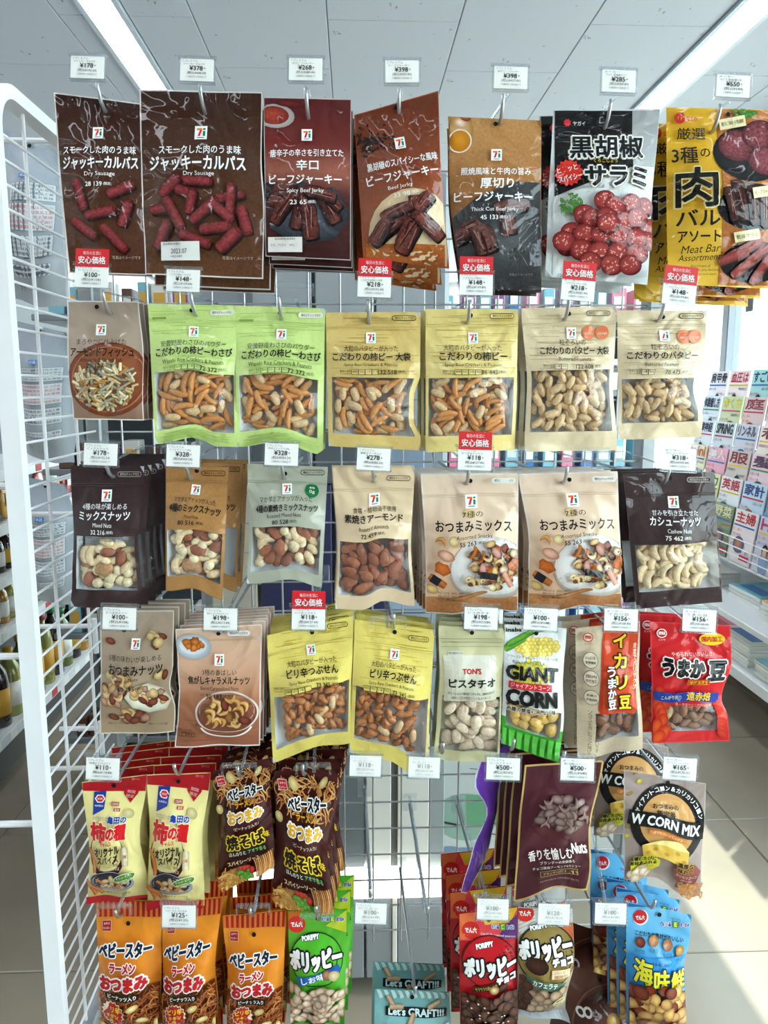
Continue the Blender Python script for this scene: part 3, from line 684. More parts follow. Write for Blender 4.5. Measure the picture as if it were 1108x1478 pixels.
def d_pepper(p):
    p.ell(598, 338, 66, 66, 'e3cfae', 'dcbf94', 0, n=24); p.box(528, 352, 642, 396, 'b4652f', '9a4f22', tex=.4)
    r = random.Random(4)
    for _ in range(150): x, y = r.gauss(524, 20), r.gauss(207, 9); p.ell(max(512, x), y, 2.1, 1.7, '2c2624', '0f0c0b', r.uniform(0, 180), 6)
    jerky(p, [(560, 330, 66, 22, -40), (590, 338, 60, 26, -62), (602, 300, 34, 24, 85), (612, 292, 34, 20, -50), (572, 306, 50, 16, -22), (548, 336, 40, 18, -62), (620, 328, 46, 22, 42)], '7a4038', '341315')
    head(p, (578, 208), ('黒胡椒のスパイシーな風味', 581, 235, 104, 12), ('ビーフジャーキー', 581, 255, 106, 15), ('Beef Jerky', 578, 272, 36, 7), ('33', '98', 580, 283), WH, rot=-11, ls=15)
    p.t('要冷暗所保存', 620, 378, 24, 4, '4a2a18', 0, -3)
def d_thick(p):
    p.poly([(648, 322), (690, 285), (745, 262), (783, 262), (783, 420), (648, 420)], '37383a', .35)
    for k, (a, b) in enumerate([('7e7f7d', '3a3b3d')]): p.ell(735, 345, 46, 60, '55575a', '333538', 10, tex=.3)
    p.ell(665, 187, 17, 26, 'd9b27a', 'a87a40', 0, tex=.1); p.ell(664, 203, 15, 15, 'd98f1e', 'b8741a', 0); p.ell(664, 178, 10, 7, 'ead9c4', 'c08a60', 10); p.ell(671, 170, 8, 5, 'b05a3a', '7a3020', 20, tex=.6)
    p.ring(664, 203, 15, 17, 'e6d6bd')
    jerky(p, [(676, 334, 46, 26, -28), (697, 346, 42, 34, 72), (731, 322, 34, 24, 80), (738, 298, 50, 18, -8), (664, 340, 30, 20, -30)], '6d4540', '261514')
    head(p, (716, 224), ('照焼風味と牛肉の旨み', 716, 248, 97, 11), ('ビーフジャーキー', 713, 285, 107, 15), ('Thick Cut Beef Jerky', 714, 304, 65, 7), ('45', '133', 706, 315), WH, ls=15)
    p.t('厚切り', 717, 266, 46, 15, WH, .03); p.t('写真はイメージです', 750, 397, 34, 4, '8a8a88', 0)
def d_salami(p):
    p.box(800, 160, 912, 290, '0d0d10'); p.box(912, 160, 951, 290, '9ea3a5', 'c3c6c6'); p.poly([(800, 282), (906, 274), (914, 240), (951, 240), (951, 300), (797, 300)], 'd5d9d8'); p.box(797, 290, 938, 400, 'dfe2e0', 'c5cacb')
    p.burst(818, 177, 6, 'c8232c', 8, .7); p.t('ヤガイ', 835, 178, 18, 6, WH, .01)
    go = (('b8a878', .10), ('f4f4f2', .075)); p.t('黒胡椒', 874, 212, 106, 33, '101012', .035, 0, go); p.t('くろこしょう', 871, 233, 34, 6, 'e8c530', .02, 0, (('101010', .1),)); p.t('サラミ', 886, 256, 92, 30, '101012', .05, 0, go)
    p.burst(818, 250, 20, 'd22a1e', 16, .84); p.t('ピリッと', 816, 244, 28, 9, WH, .02, -10); p.t('スパイシー', 820, 257, 32, 9, WH, .02, -10)
    r = random.Random(8)
    for _ in range(60): a = r.uniform(0, 6.3); p.ell(820 + 18 * math.cos(a) * r.random(), 298 + 17 * math.sin(a) * r.random(), 3.4, 2.2, '6fa04a', '2f6a2a', r.uniform(0, 180), 7, wob=.3)
    pos = [(815, 355), (935, 330), (925, 300), (838, 312), (905, 296), (866, 292), (880, 300), (848, 318), (930, 348), (820, 337), (868, 316), (896, 322), (914, 316), (836, 340), (860, 340), (886, 342), (912, 346), (808, 350), (832, 362), (856, 366), (884, 366), (912, 368), (846, 380), (876, 384), (902, 384), (868, 326)]
    for i, (x, y) in enumerate(pos):
        p.ell(x + 1, y + 2, 16, 14, '4c0f12', '4c0f12'); p.ell(x, y, 16, 14, 'a8403c', '701c1e', r.uniform(-30, 30), 16, hl=0, pw=3, tex=.3)
        for _ in range(16): a, q = r.uniform(0, 6.3), r.random() ** .5 * 11; p.ell(x + q * math.cos(a), y + q * .85 * math.sin(a), r.uniform(.8, 2), r.uniform(.7, 1.4), 'e9b3a8', 'd98f88', r.uniform(0, 180), 6)
def d_meat(p):
    p.box(1035, 158, 1132, 412, 'b5723a', 'a5602c', tex=.4)
    for cx, cy, rx, ry in [(1078, 222, 52, 42), (1080, 300, 52, 34), (1085, 378, 50, 30)]: p.ell(cx, cy, rx, ry, '26262a', '101012', n=26)
    for x, y, r_ in [(1062, 210, 28), (1095, 195, 26), (1100, 232, 26)]: p.ell(x, y, r_, r_ * .85, '7e3c42', '4c1c24', 0, 16, tex=.9, pw=3)
    jerky(p, [(1060, 290, 60, 18, 78), (1078, 294, 60, 18, 80), (1096, 298, 58, 18, 84), (1046, 296, 50, 14, 76)], '4f2a26', '1c0e0e')
    for l in [(1066, 362, 60, 16, -28), (1078, 378, 66, 16, -42), (1098, 385, 60, 15, -60), (1052, 372, 44, 15, -20)]: p.cap(*l, '9c4440', '3c1216', .5)
    for _ in range(14): p.ell(1072 + p.rnd.uniform(-14, 14), 163 + p.rnd.uniform(-3, 8), 5, 3, '5d9a3a', '2e6a28', p.rnd.uniform(0, 180), 8)
    for i, (x, y, t) in enumerate([(1054, 178, '贅沢に味わう黒胡椒'), (1095, 278, 'ビーフジャーキー'), (1068, 342, '乾燥サラミ')]): p.rect(x, y, 38, 15, 'e6d9a8', rot=-10); p.t(t, x, y, 32, 6, K, .02, -10)
    p.ring(978, 172, 3, 8, 'c8281e', sy=1); p.rect(978, 172, 3, 14, 'c8281e', rot=15); p.t('なとり', 995, 173, 15, 6.5, 'c8281e', .04)
    p.t('厳選', 994, 194, 41, 17, K, .015); p.t('3種', 984, 225, 36, 24, K, .02); p.t('の', 1012, 222, 14, 13, K, .02); p.t('肉', 998, 272, 56, 58, K, .03, 0, (('e9dca0', .04),)); p.t('バル', 999, 316, 58, 24, K, .03); p.t('アソート', 1000, 343, 57, 17, K, .03)
    p.t('Meat Bar', 1003, 361, 52, 11, K, .0, -3, sh=.25); p.t('Assortment', 1002, 373, 58, 9, K, .0, -3, sh=.25); p.t('Assortment of', 1004, 385, 28, 4, K, .01); p.t('Beef lingua, Pepper Jerky, Beef Jerky', 1004, 391, 54, 4, K, .01); p.t('and Coarse-ground salami', 1004, 397, 46, 4, K, .01)
bag('sausage_pack', 'small dark brown dry sausage pack printed 28 139, at far left of top row', [(77, 133), (203, 149), (211, 397), (100, 394)], d_saus1, [(0, '331a14'), (.5, '4a2a1c'), (1, '523020')], L=[(0, 0), (.4, -1), (1, 0)], copies=stack(1), rim=('d6d0cb', 1.6), tex=.35, seed=1, short='small dry sausage', cat='sausage pack', bot=.97)
bag('sausage_pack', 'large dark brown dry sausage pack with a white 2023.07 date sticker', [(201, 129), (379, 133), (380, 403), (207, 396)], d_saus2, [(0, '341c13'), (.5, '4c2c1b'), (1, '603c26')], D=.011, rim=('d6d0cb', 1.8), tex=.35, seed=2, copies=[(.006, .025, -.010), (.010, .05, -.012)], short='large dry sausage', cat='sausage pack', R=[(0, 0), (.35, -2), (.6, 2), (1, 0)], bot=.97)
bag('beef_jerky_pack', 'dark red spicy beef jerky pack with a dish of red chilli paste at top', [(380, 140), (507, 143), (506, 376), (383, 370)], d_spicy, [(0, '55181a'), (.3, '6d2622'), (.45, '9a5a4a'), (.6, '4a2424'), (1, '3a1a1a')], D=.006, rim=('b9b4b2', 1), seed=3, copies=[(.002, .02, -.006), (.004, .04, -.008), (.006, .06, -.007)], short='spicy beef jerky', cat='jerky pack', tex=.15, bot=.97)
bag('beef_jerky_pack', 'orange-brown black pepper beef jerky pack hanging tilted with its right corner raised', [(511, 166), (632, 131), (648, 388), (524, 372)], d_pepper, [(0, '6d3320'), (.5, '8a4426'), (1, 'a3552a')], D=.012, rim=('a2562e', 1), seed=4, copies=[(-.006, .025, -.016), (-.01, .05, -.02)], short='black pepper beef jerky', cat='jerky pack', tex=.2, dY=(0, -.02, -.01, .01), R=[(0, 0), (.4, -3), (1, 0)], bot=.97)
bag('beef_jerky_pack', 'wood-toned thick cut beef jerky pack with a whisky glass at upper left', [(646, 168), (781, 174), (781, 421), (665, 418)], d_thick, [(0, 'b8854e'), (.4, 'a06c3c'), (1, '3c3228')], D=.009, seed=5, copies=stack(2, .02, .002), short='thick cut beef jerky', cat='jerky pack', tex=.25, L=[(0, 0), (.5, -6), (1, 0)], bot=.97)
bag('salami_pack', 'black and silver black pepper salami pack with a mound of sliced salami', [(798, 159), (952, 157), (934, 411), (786, 399)], d_salami, 'd2d6d6', D=.010, seed=6, copies=[(-.012, .02, 0), (-.018, .04, -.002), (-.014, .06, -.004)], short='black pepper salami', cat='salami pack', R=[(0, 0), (.5, -2), (1, 0)], bot=.97)
bag('meat_snack_pack', 'mustard yellow assorted meat snack pack at far right of top row', [(961, 155), (1136, 159), (1134, 418), (963, 410)], d_meat, [(0, 'd9a51c'), (1, 'e2b640')], D=.012, seed=7, copies=[(-.016, .03, -.008), (-.02, .06, -.012), (-.004, .085, -.012)], short='mustard yellow meat assortment', cat='meat snack pack', tex=.05, bot=.97)
# ---------------------------------------------------------------- row 2
def fabric(p, x0, y0, x1, y1, c):
    r = random.Random(int(x0))
    for _ in range(46):
        w = r.uniform(15, 60); x = r.uniform(x0 + w / 2 + 2, x1 - w / 2 - 2); p.rect(x, r.uniform(y0, y1), w, .7, c, st=20, dz=.00001)
def d_fish(p):
    p.ell(158, 547, 58, 54, '9a5a3a', '70371f', 0, n=30, pw=3, tex=.1); p.ring(158, 547, 50, 51.5, 'b5734c', 44, sy=.93); r = random.Random(3)
    for i in range(190):
        a, q = r.uniform(0, 6.3), r.random() ** .6; x, y = 154 + 43 * q * math.cos(a), 555 + 33 * q * math.sin(a)
        c = r.choice([('e3d3a8', '9c8457'), ('d8bf8a', '8a6a3a'), ('a8a594', '66634f'), ('efe3c2', 'b79d6a'), ('c08a4a', '7a4f22')]); p.cap(x, y, r.uniform(9, 17), r.uniform(3, 5), r.uniform(0, 180), *c, .3)
    head(p, (149, 476), ('まろやかに仕上げた', 150, 493, 67, 9), ('アーモンドフィッシュ', 151, 508, 85, 13), ('Almonds & Dried fish', 150, 519, 57, 6), ('20', '107', 143, 527))
def d_green(p):
    fabric(p, 214, 442, 340, 536, 'a9c268'); pill(p, 320, 451); fabric(p, 226, 627, 340, 640, 'a9c268'); p.rect(230, 459, 20, 3, '7d9a48')
    head(p, (280, 480), ('安曇野産わさびのパウダー', 280, 496, 94, 9), ('こだわりの柿ピーわさび', 281, 508, 110, 13), ('Wasabi Rice Crackers & Peanuts', 280, 522, 88, 6.5)); allerg(p, 272, 533, n=4, bg='c6dc88'); nums(p, '72', '372', 303, 533, K)
def d_ylarge(p):
    fabric(p, 472, 455, 606, 540, 'b89a50'); pill(p, 583, 459, fill='cbb069', line=K)
    head(p, (535, 487), ('大粒のバタピーが入った', 535, 502, 78, 9), ('こだわりの柿ピー 大袋', 536, 514, 112, 12), ('Spicy Rice Crackers & Peanuts', 535, 526, 76, 6)); allerg(p, 525, 536, n=4, bg='d4b972'); nums(p, '132', '518', 558, 536, K, w=27)
def d_ysmall(p):
    fabric(p, 616, 452, 746, 540, 'bfa352'); pill(p, 724, 456, fill='d8c070', line=K)
    head(p, (682, 487), ('大粒のバタピーが入った', 681, 501, 84, 9), ('こだわりの柿ピー', 682, 513, 98, 13), ('Spicy Rice Crackers & Peanuts', 681, 526, 82, 6)); allerg(p, 672, 536, n=4, bg='e2cd84'); nums(p, '86', '445', 704, 536, K)
def circles(p, x, y, g=20):
    for dx in (0, g): p.ell(x + dx, y, 9.8, 9.8, 'e07a4c'); p.t('食塩不使用' if dx else '油分30%', x + dx, y + 1.5, 14, 4, 'f5e0d0', .02)
def d_blarge(p):
    fabric(p, 756, 450, 884, 532, 'bfa981'); pill(p, 863, 452, fill='d0bc95', line=K); circles(p, 849, 479)
    head(p, (823, 480), ('粒ぞろいの', 824, 493, 40, 9), ('こだわりのバタピー 大袋', 827, 505, 104, 12), ('Buttered Peanuts', 826, 517, 50, 5.5)); allerg(p, 812, 528, n=2, bg='decba8'); nums(p, '122', '608', 840, 528, K, w=27)
def d_bsmall(p):
    fabric(p, 893, 452, 1016, 540, 'bfa981'); pill(p, 997, 456, w=36, fill='d0bc95', line=K); circles(p, 985, 485, 16)
    head(p, (957, 484), ('粒ぞろいの', 956, 500, 40, 9), ('こだわりのバタピー', 954, 512, 103, 11), ('Buttered Peanuts', 951, 525, 50, 5.5)); allerg(p, 940, 536, n=2, bg='decba8'); nums(p, '78', '475', 969, 536, K)
QG = [(213, 438), (340, 441), (343, 645), (224, 641)]
RC = [('rice_cracker', 3), ('peanut', 1)]
bag('almond_fish_pack', 'taupe almond and dried fish pack with a printed wooden bowl, second row', [(97, 434), (200, 435), (207, 607), (105, 605)], d_fish, [(0, '9c8b7c'), (.5, 'ab9584'), (1, '8a6a55')], D=.006, rim=('d9d5cf', 1.4), seed=8, hole=(.42, .05), copies=[(.003, .012, 0), (.006, .025, 0), (.012, .045, 0)], short='almond and dried fish', L=[(0, 0), (.5, -3), (1, 0)], R=[(0, 0), (.4, 4), (1, 0)], bot=.98)
bag('rice_cracker_pack', 'green wasabi rice cracker and peanut pack, the left of the two green packs', QG, d_green, 'c6dc88', win=(.035, .485, .965, .90), nuts=RC, D=.010, seed=9, zip_=(.1, .115), hole=(.5, .045), copies=stack(1, .02), short='left green wasabi rice cracker', B=[(0, 0), (.5, -12), (.75, 0), (1, 0)], cat='rice cracker pack', tex=.06, step=14.5)
bag('rice_cracker_pack', 'green wasabi rice cracker and peanut pack, the right of the two green packs', [(339, 441), (469, 445), (466, 650), (342, 645)], d_green, 'c6dc88', ref=QG, win=(.035, .485, .93, .89), nuts=RC, D=.010, seed=10, zip_=(.1, .115), hole=(.5, .045), copies=stack(1, .02), short='right green wasabi rice cracker', B=[(0, 0), (.5, -10), (.95, 6), (1, 0)], cat='rice cracker pack', tex=.06, step=14.5)
bag('rice_cracker_pack', 'ochre large-size rice cracker and peanut pack printed 132 518', [(470, 451), (607, 450), (604, 650), (474, 644)], d_ylarge, 'd4b972', win=(.05, .475, .94, .90), nuts=[('rice_cracker', 6), ('peanut', 3)], D=.010, seed=11, zip_=(.1, .115), hole=(.45, .05), copies=stack(1, .02), short='ochre large rice cracker', cat='rice cracker pack', tex=.06, step=14.5, R=[(0, 0), (.45, 0), (.6, -8), (.78, -8), (.93, 4), (1, 0)])
bag('rice_cracker_pack', 'yellow rice cracker and peanut pack printed 86 445, above red-topped ¥118 card', [(614, 446), (748, 446), (743, 650), (614, 653)], d_ysmall, 'e2cd84', win=(.03, .475, .96, .885), nuts=[('rice_cracker', 5), ('peanut', 3)], D=.011, seed=12, zip_=(.1, .115), hole=(.48, .045), copies=[(-.004, .02, 0), (-.007, .04, 0), (-.004, .06, .0)], short='yellow rice cracker 86 445', cat='rice cracker pack', tex=.06, step=14.5)
bag('peanut_pack', 'beige large buttered peanut pack printed 122 608', [(752, 445), (889, 442), (891, 650), (757, 652)], d_blarge, 'decba8', win=(.05, .43, .95, .86), nuts=[('peanut', 1)], D=.011, seed=13, zip_=(.1, .115), hole=(.49, .045), copies=[(-.004, .02, 0), (-.008, .04, 0)], short='beige buttered peanut 122 608', cat='peanut pack', tex=.06, step=14.5, L=[(0, 0), (.5, 6), (1, 0)], R=[(0, 0), (.55, -6), (1, 0)])
bag('peanut_pack', 'beige buttered peanut pack printed 78 475, nearest the window in the second row', [(890, 448), (1020, 448), (1012, 631), (893, 635)], d_bsmall, 'decba8', win=(.04, .525, .94, .87), nuts=[('peanut', 1)], D=.011, seed=14, zip_=(.1, .115), hole=(.5, .05), short='beige buttered peanut 78 475', cat='peanut pack', tex=.06, step=14.5, R=[(0, 0), (.3, 0), (.6, -11), (.85, 2), (1, 0)])
# ---------------------------------------------------------------- things around the rack
ON = ['first', 'second', 'third', 'fourth', 'fifth', 'sixth', 'seventh', 'eighth', 'ninth', 'tenth', 'eleventh', 'twelfth', 'thirteenth', 'fourteenth', 'fifteenth', 'sixteenth', 'seventeenth', 'eighteenth', 'nineteenth', 'twentieth'] + ['twenty-' + x for x in ['first', 'second', 'third', 'fourth', 'fifth', 'sixth', 'seventh', 'eighth', 'ninth']] + ['thirtieth', 'thirty-first', 'thirty-second', 'thirty-third', 'thirty-fourth', 'thirty-fifth', 'thirty-sixth', 'thirty-seventh', 'thirty-eighth', 'thirty-ninth', 'fortieth', 'forty-first', 'forty-second', 'forty-third', 'forty-fourth', 'forty-fifth']
def pal(i): return ['c23a3a', '2f6fb0', 'e3e1da', '3f8f55', 'd9a53a', '8c4a8c', 'e07a9a', '7fb8c8', '5a3a2c', 'f0efe9'][i % 10]
_pm = {}
def pm(h, rough=.4, coat=.3):
    k = (h, rough)
    if k not in _pm: _pm[k] = mat('colour_' + h, h, rough, coat=coat)
    return _pm[k]
CN = {'c23a3a': 'red', '2f6fb0': 'blue', 'e3e1da': 'pale grey', '3f8f55': 'green', 'd9a53a': 'amber', '8c4a8c': 'purple', 'e07a9a': 'pink', '7fb8c8': 'light teal', '5a3a2c': 'dark brown', 'f0efe9': 'white'}
# left gondola
gl = thing('gondola_shelf', 'white gondola shelving along the left aisle, seen through the wire side panel', 'shelf unit', (-1.5, 3, 0))
GX = -1.25; SH = [.20, .57, .76, .945, 1.135]
MB().box(-1.78, 1.6, 0, -1.74, 5.2, 1.9).build('back_panel', pm('85898c', .6, 0), gl)
for z in SH:
    MB().box(-1.74, 1.6, z - .02, GX, 5.2, z, .002).build('shelf_board', WHITEP, gl); MB().box(GX, 1.6, z - .035, GX + .006, 5.2, z + .006, .001).build('price_rail', pm('d9dcde', .4), gl)
    for k in range(26):
        y = 1.75 + k * .13; MB().box(GX + .006, y, z - .03, GX + .0075, y + .055, z + .002).build('rail_card', pm('f0efe9' if k % 5 else 'c23a3a', .6, 0), gl)
MB().box(-1.72, 1.6, 0, GX - .06, 5.2, .17).build('plinth', pm('4a4744', .7, 0), gl)
def bottle(x, y, z, r, h, body_, cap, label, lab='f0efe9', nm='bottle'):
    t = thing(nm, label, nm, (x, y, z), 'bottles on the left gondola')
    MB().lathe([(r * .9, 0), (r, .006), (r, h * .6), (r * .8, h * .74), (r * .36, h * .86), (r * .33, h * .93)], (x, y, z), 12).build('glass', pm(body_, .15, .6), t, smooth=True)
    MB().lathe([(r * .42, h * .92), (r * .44, h), (r * .3, h * 1.005)], (x, y, z), 12).build('cap', pm(cap), t, smooth=True); MB().lathe([(r * 1.01, h * .16), (r * 1.01, h * .52)], (x, y, z), 12).build('paper_label', pm(lab, .6, 0), t, smooth=True)
    return t
r = random.Random(12); LV = {0: 'bottom', 1: 'second', 2: 'third'}
CC = {'9a9a4a': 'olive', 'b8842c': 'amber', '2c1c16': 'dark soy', '6a7c3a': 'green'}
for lv, (h, rr) in {0: (.30, .042), 1: (.165, .030), 2: (.15, .030)}.items():
    y = 1.68; n = 0
    while y < 4.7:
        b = r.choice(list(CC)); c = r.choice(['c23a3a', 'f0efe9', '3f8f55', '2f6fb0', 'd9a53a']); n += 1
        bottle(GX - .06, y, SH[lv], rr, h * r.uniform(.85, 1), b, c, '%s bottle with %s cap, %s from near end, %s shelf of left gondola' % (CC[b], CN[c], ON[n - 1], LV[lv]), r.choice(['f0efe9', 'e3e1da', 'd9a53a'])); y += rr * 2.5
for n in range(18):
    y = 1.7 + n * .15; q = pal([0, 0, 4, 2, 0, 3][n % 6]); t = thing('seasoning_pack', '%s seasoning packet, %s from the near end on the upper left shelf' % (CN[q], ON[n]), 'packet', (GX - .05, y, SH[3]), 'packets on the upper left shelf')
    V, Fc = body(.15, .05, .35); V = [(GX - .05 + v[2] * .8, y + v[1] * 1.2, SH[3] + .076 + v[0]) for v in V]; mobj('pouch', V, Fc, pm(q, .3, .6), t, smooth=True)
    MB().box(GX - .032, y - .03, SH[3] + .05, GX - .03, y + .03, SH[3] + .1).build('front_label', pm(['f0efe9', 'd9a53a'][n % 2], .6), t)
# big white packs whose backs show through the side panel
def d_back(q0):
    def g(p):
        (x0, y0), (x1, y1), (x2, y2), (x3, y3) = q0; W_ = x1 - x0; Hh = y3 - y0; cx = (x0 + x1 + x2 + x3) / 4
        for k in range(26): p.rect(cx - 2, y0 + 8 + Hh * .012 * k, W_ * .8, .5, 'b4bcc4', rot=12, st=40)
        for j, (dy, hh, c, n) in enumerate([(.40, .10, '56606c', 4), (.54, .15, 'c05a60', 5), (.70, .12, '3c444e', 4), (.84, .07, '3c444e', 2)]):
            yy = y0 + Hh * dy; p.rect(cx + 4, yy, W_ * .62, Hh * hh, '7a828c'); p.rect(cx + 4, yy, W_ * .62 - 1, Hh * hh - 1, 'cdd2d6')
            for i in range(n): p.t(['保存方法直射日光を避け', '賞味期限開封後はお早め', '製造者株式会社食品工業', 'お問い合わせ先お客様'][(i + j) % 4], cx + 4, yy + (i - (n - 1) / 2) * Hh * hh / (n + .6), W_ * .56, Hh * hh / (n + 1) * .7, c, 0)
        p.rect(cx - 4, y0 + Hh * .31, 12, 6, '2a7ac0'); p.t('商品', cx - 4, y0 + Hh * .31, 9, 4, WH, 0); p.t('プラ', cx - W_ * .2, y0 + Hh * .93, 8, 7, K, .02)
    return g
for n, q in enumerate([[(2, 182), (92, 222), (100, 442), (16, 430)], [(18, 462), (104, 480), (112, 668), (30, 652)], [(36, 688), (104, 700), (114, 872), (44, 860)], [(-78, 455), (8, 462), (12, 655), (-60, 650)], [(-60, 190), (-6, 205), (2, 430), (-50, 430)]]):
    bag('food_pouch', ['large white pack with printed back, topmost behind the wire side panel', 'large white pack with printed back, second down behind the wire side panel', 'large white pack with printed back, lowest behind the wire side panel', 'large white pack at left frame edge beside the middle pack', 'large white pack at left frame edge beside the topmost pack'][n], q, d_back(q), [(0, '9aa2ab'), (1, 'b0b6bd')], Y=1.62 + .1 * (n > 2), D=.045, seed=50 + n, cat='food pack', wr=.004, bot=1.0, top=0, L=[(0, 0), (.5, -3), (1, 4)], R=[(0, -8), (.3, 2), (.7, 2), (1, -6)], B=[(0, 0), (.5, 8), (1, 0)], mat_=MATTE)
    a = P((q[0][0] + q[1][0]) / 2, (q[0][1] + q[1][1]) / 2 + 6, 1.62); t = thing('hanging_bar', 'white wire bar holding the %s' % ['topmost large white pack', 'second large white pack down', 'lowest large white pack', 'large white pack at the left frame edge, middle height', 'large white pack at the left frame edge, top'][n], 'hook', (a[0], 1.66, a[2]))
    MB().tube([(a[0], 1.60, a[2] + .004), (a[0], 1.9, a[2])], .003, 6).build('bar', WHITEP, t)
# back fixture seen through the grid
FY_ = 1.62
bf = thing('cooler_cabinet', 'grey and white cooler cabinet standing behind the wire grid', 'cabinet', (-.05, 1.9, 0))
def pan(x0, y0, x1, y1, dy, name, m, lb=None):
    a = P(x0, y0, FY_); b = P(x1, y1, FY_); return MB().box(a[0], FY_ - dy, max(b[2], .05), b[0], FY_ + .02, a[2], .002).build(name, m, bf, label=lb)
a = P(300, 1200, FY_)[0]; b = P(640, 1200, FY_)[0]; MB().box(a, FY_ + .02, .05, b, 2.2, 1.86, .01).build('body', pm('8a9096', .5, 0), bf)
pan(300, 1060, 526, 1252, .0, 'dark_panel', pm('5d6467', .4, 0)); pan(528, 1060, 564, 1252, .004, 'pale_panel', mat('pale_laminate', 'cfcdc4', .25, 0, .04, 3)); pan(574, 1060, 618, 1252, .004, 'pale_panel', mat('pale_laminate_b', 'cfcdc4', .25, 0, .04, 3)); pan(564, 1060, 574, 1252, -.004, 'groove_strip', pm('5c5c5a', .5, 0)); pan(620, 1060, 640, 1252, .0, 'grey_panel', pm('8a908f', .4, 0))
pan(300, 1259, 641, 1283, .03, 'reflection_bar', mat('reflection_glow', 'fffdf4', .4, emit=4), 'white glowing bar in place of a bright reflection')  # emissive bar stands in for the bright reflection on the panels
for x0, x1 in ((300, 420), (422, 526), (528, 565), (574, 641)): pan(x0, 1290, x1, 1600, .0, 'lower_panel', pm('85888a', .4, 0))
pan(566, 1290, 572, 1600, .004, 'divider', pm('d4d2c8', .4, 0))
for x0, x1 in ((300, 372), (374, 480), (482, 560), (562, 640)): pan(x0, 886, x1, 1056, .0, 'mid_panel', pm('9ca0a2' if x0 < 480 else '8e99a4', .4, 0))
for x0, x1 in ((374, 480), (482, 560)): pan(x0, 700, x1, 884, .0, 'navy_panel', pm('2c2f52', .4, 0))
pan(300, 700, 372, 884, .0, 'beige_panel', pm('b0a898', .4, 0)); pan(562, 700, 640, 884, .0, 'mid_panel', pm('8e9fb4', .4, 0))
for x0, x1 in ((362, 452), (454, 540), (542, 612)): pan(x0, 372, x1, 620, .0, 'upper_panel', pm('9aa0a4', .4, 0)); pan(x0, 622, x1, 698, .0, 'upper_panel', pm('7c8ca0' if x0 > 500 else '50565c', .4, 0))
# printed board leaning to the right of it
q = [(618, 1085), (905, 1085), (905, 1262), (618, 1262)]
pb = thing('printed_board', 'pale printed board with green rounded shapes behind the purple pouch', 'board', P(700, 1262, 1.72)); sf = Surf(q, 1.72, 0, wr=0, top=2); U, V, Fc = gridmesh([0, 1], [0, 1]); fr = sf.at(U, V); bk = fr + [0, .012, 0]
mobj('board', np.concatenate([fr, bk]), Fc + [(4, 5, 7, 6), (0, 1, 5, 4), (2, 6, 7, 3), (0, 4, 6, 2), (1, 3, 7, 5)], pm('a9aca8', .5, 0), pb)
p = Pr(q); p.ell(672, 1178, 46, 34, '7c9486', n=34); p.box(672, 1146, 745, 1192, '5f8a6a'); p.ell(648, 1250, 38, 30, '6b7c90', n=30); p.box(648, 1222, 690, 1262, '6b7c90'); p.box(745, 1146, 905, 1192, '7dbf95')
for a, b, c, w in [(660, 1170, 75, .8), (664, 1170, 75, .8), (720, 1188, 8, 1), (720, 1204, 10, 1.4), (740, 1216, 12, 1), (700, 1110, 4, .8), (640, 1185, 12, 3)]: p.rect(a, b, 46, w, '2c3434', rot=c, st=20)
for k in range(14): p.rect(735 + k * 3, 1160 + 4 * math.sin(k * 2), 4, .8, '1c2424', rot=50 * math.sin(k * 1.7))
p.build('printed_shapes', sf, CARD, pb)
for k, c in enumerate(['3f9ca8', '4aa6b0', '3f9ca8']):
    a = P(630 + k * 22, 1380, 1.66); t = thing('teal_box', 'slim teal and white box, %s from the cabinet, behind red chocolate packs' % ON[k], 'box', a); MB().box(a[0] - .012, 1.66, a[2] - .03, a[0] + .012, 1.74, a[2] + .09, .002).build('carton', pm('b9d0d0'), t); MB().box(a[0] - .008, 1.658, a[2] - .02, a[0] + .008, 1.66, a[2] + .05).build('teal_label', pm(c), t)
# two shelf units further back
for ux0, ux1, un in ((-1.0, -.36, 'left'), (.22, 1.0, 'right')):
    su = thing('shelf_unit', 'grey metal shelf unit with small goods, behind the grid on the %s' % un, 'shelf unit', ((ux0 + ux1) / 2, 2.7, 0)); zs = [.25, .62, .92, 1.17, 1.42, 1.655]
    for z in zs: MB().box(ux0, 2.5, z - .02, ux1, 2.9, z, .002).build('shelf_board', pm('7f8488', .3, 0), su)
    for x in (ux0, ux1): MB().box(x - .015, 2.86, 0, x + .015, 2.92, 1.75).build('upright', GALV, su)
    MB().box(ux0, 2.91, 0, ux1, 2.925, 1.72).build('back_panel', pm('4c5055' if un == 'left' else '9aa6ae', .5, 0), su)
    rr_ = random.Random(7 if un == 'left' else 8)
    for zi, z in enumerate(zs):
        x = ux0 + .05; n = 0
        while x < ux1 - .06:
            n += 1; w = rr_.uniform(.03, .05); hh = rr_.uniform(.06, .11); c = pal(rr_.choice([8, 2, 5, 8, 8, 7, 8, 2] if un == 'left' else [1, 7, 5, 2, 7, 6, 1, 9])); t = thing('small_carton', '%s carton, %s from the left on the %s shelf up, %s rear unit' % (CN[c], ON[n - 1], ON[zi], un), 'carton', (x + w / 2, 2.55, z), 'cartons on the %s rear unit' % un)
            MB().box(x, 2.51, z, x + w, 2.58, z + hh, .002).build('carton', pm(c), t); MB().box(x + w * .15, 2.508, z + hh * .3, x + w * .85, 2.51, z + hh * .7).build('front_label', pm('e3e1da' if c == '5a3a2c' else 'd9a53a' if un == 'left' else 'f0efe9', .5), t); x += w + rr_.uniform(.006, .03)
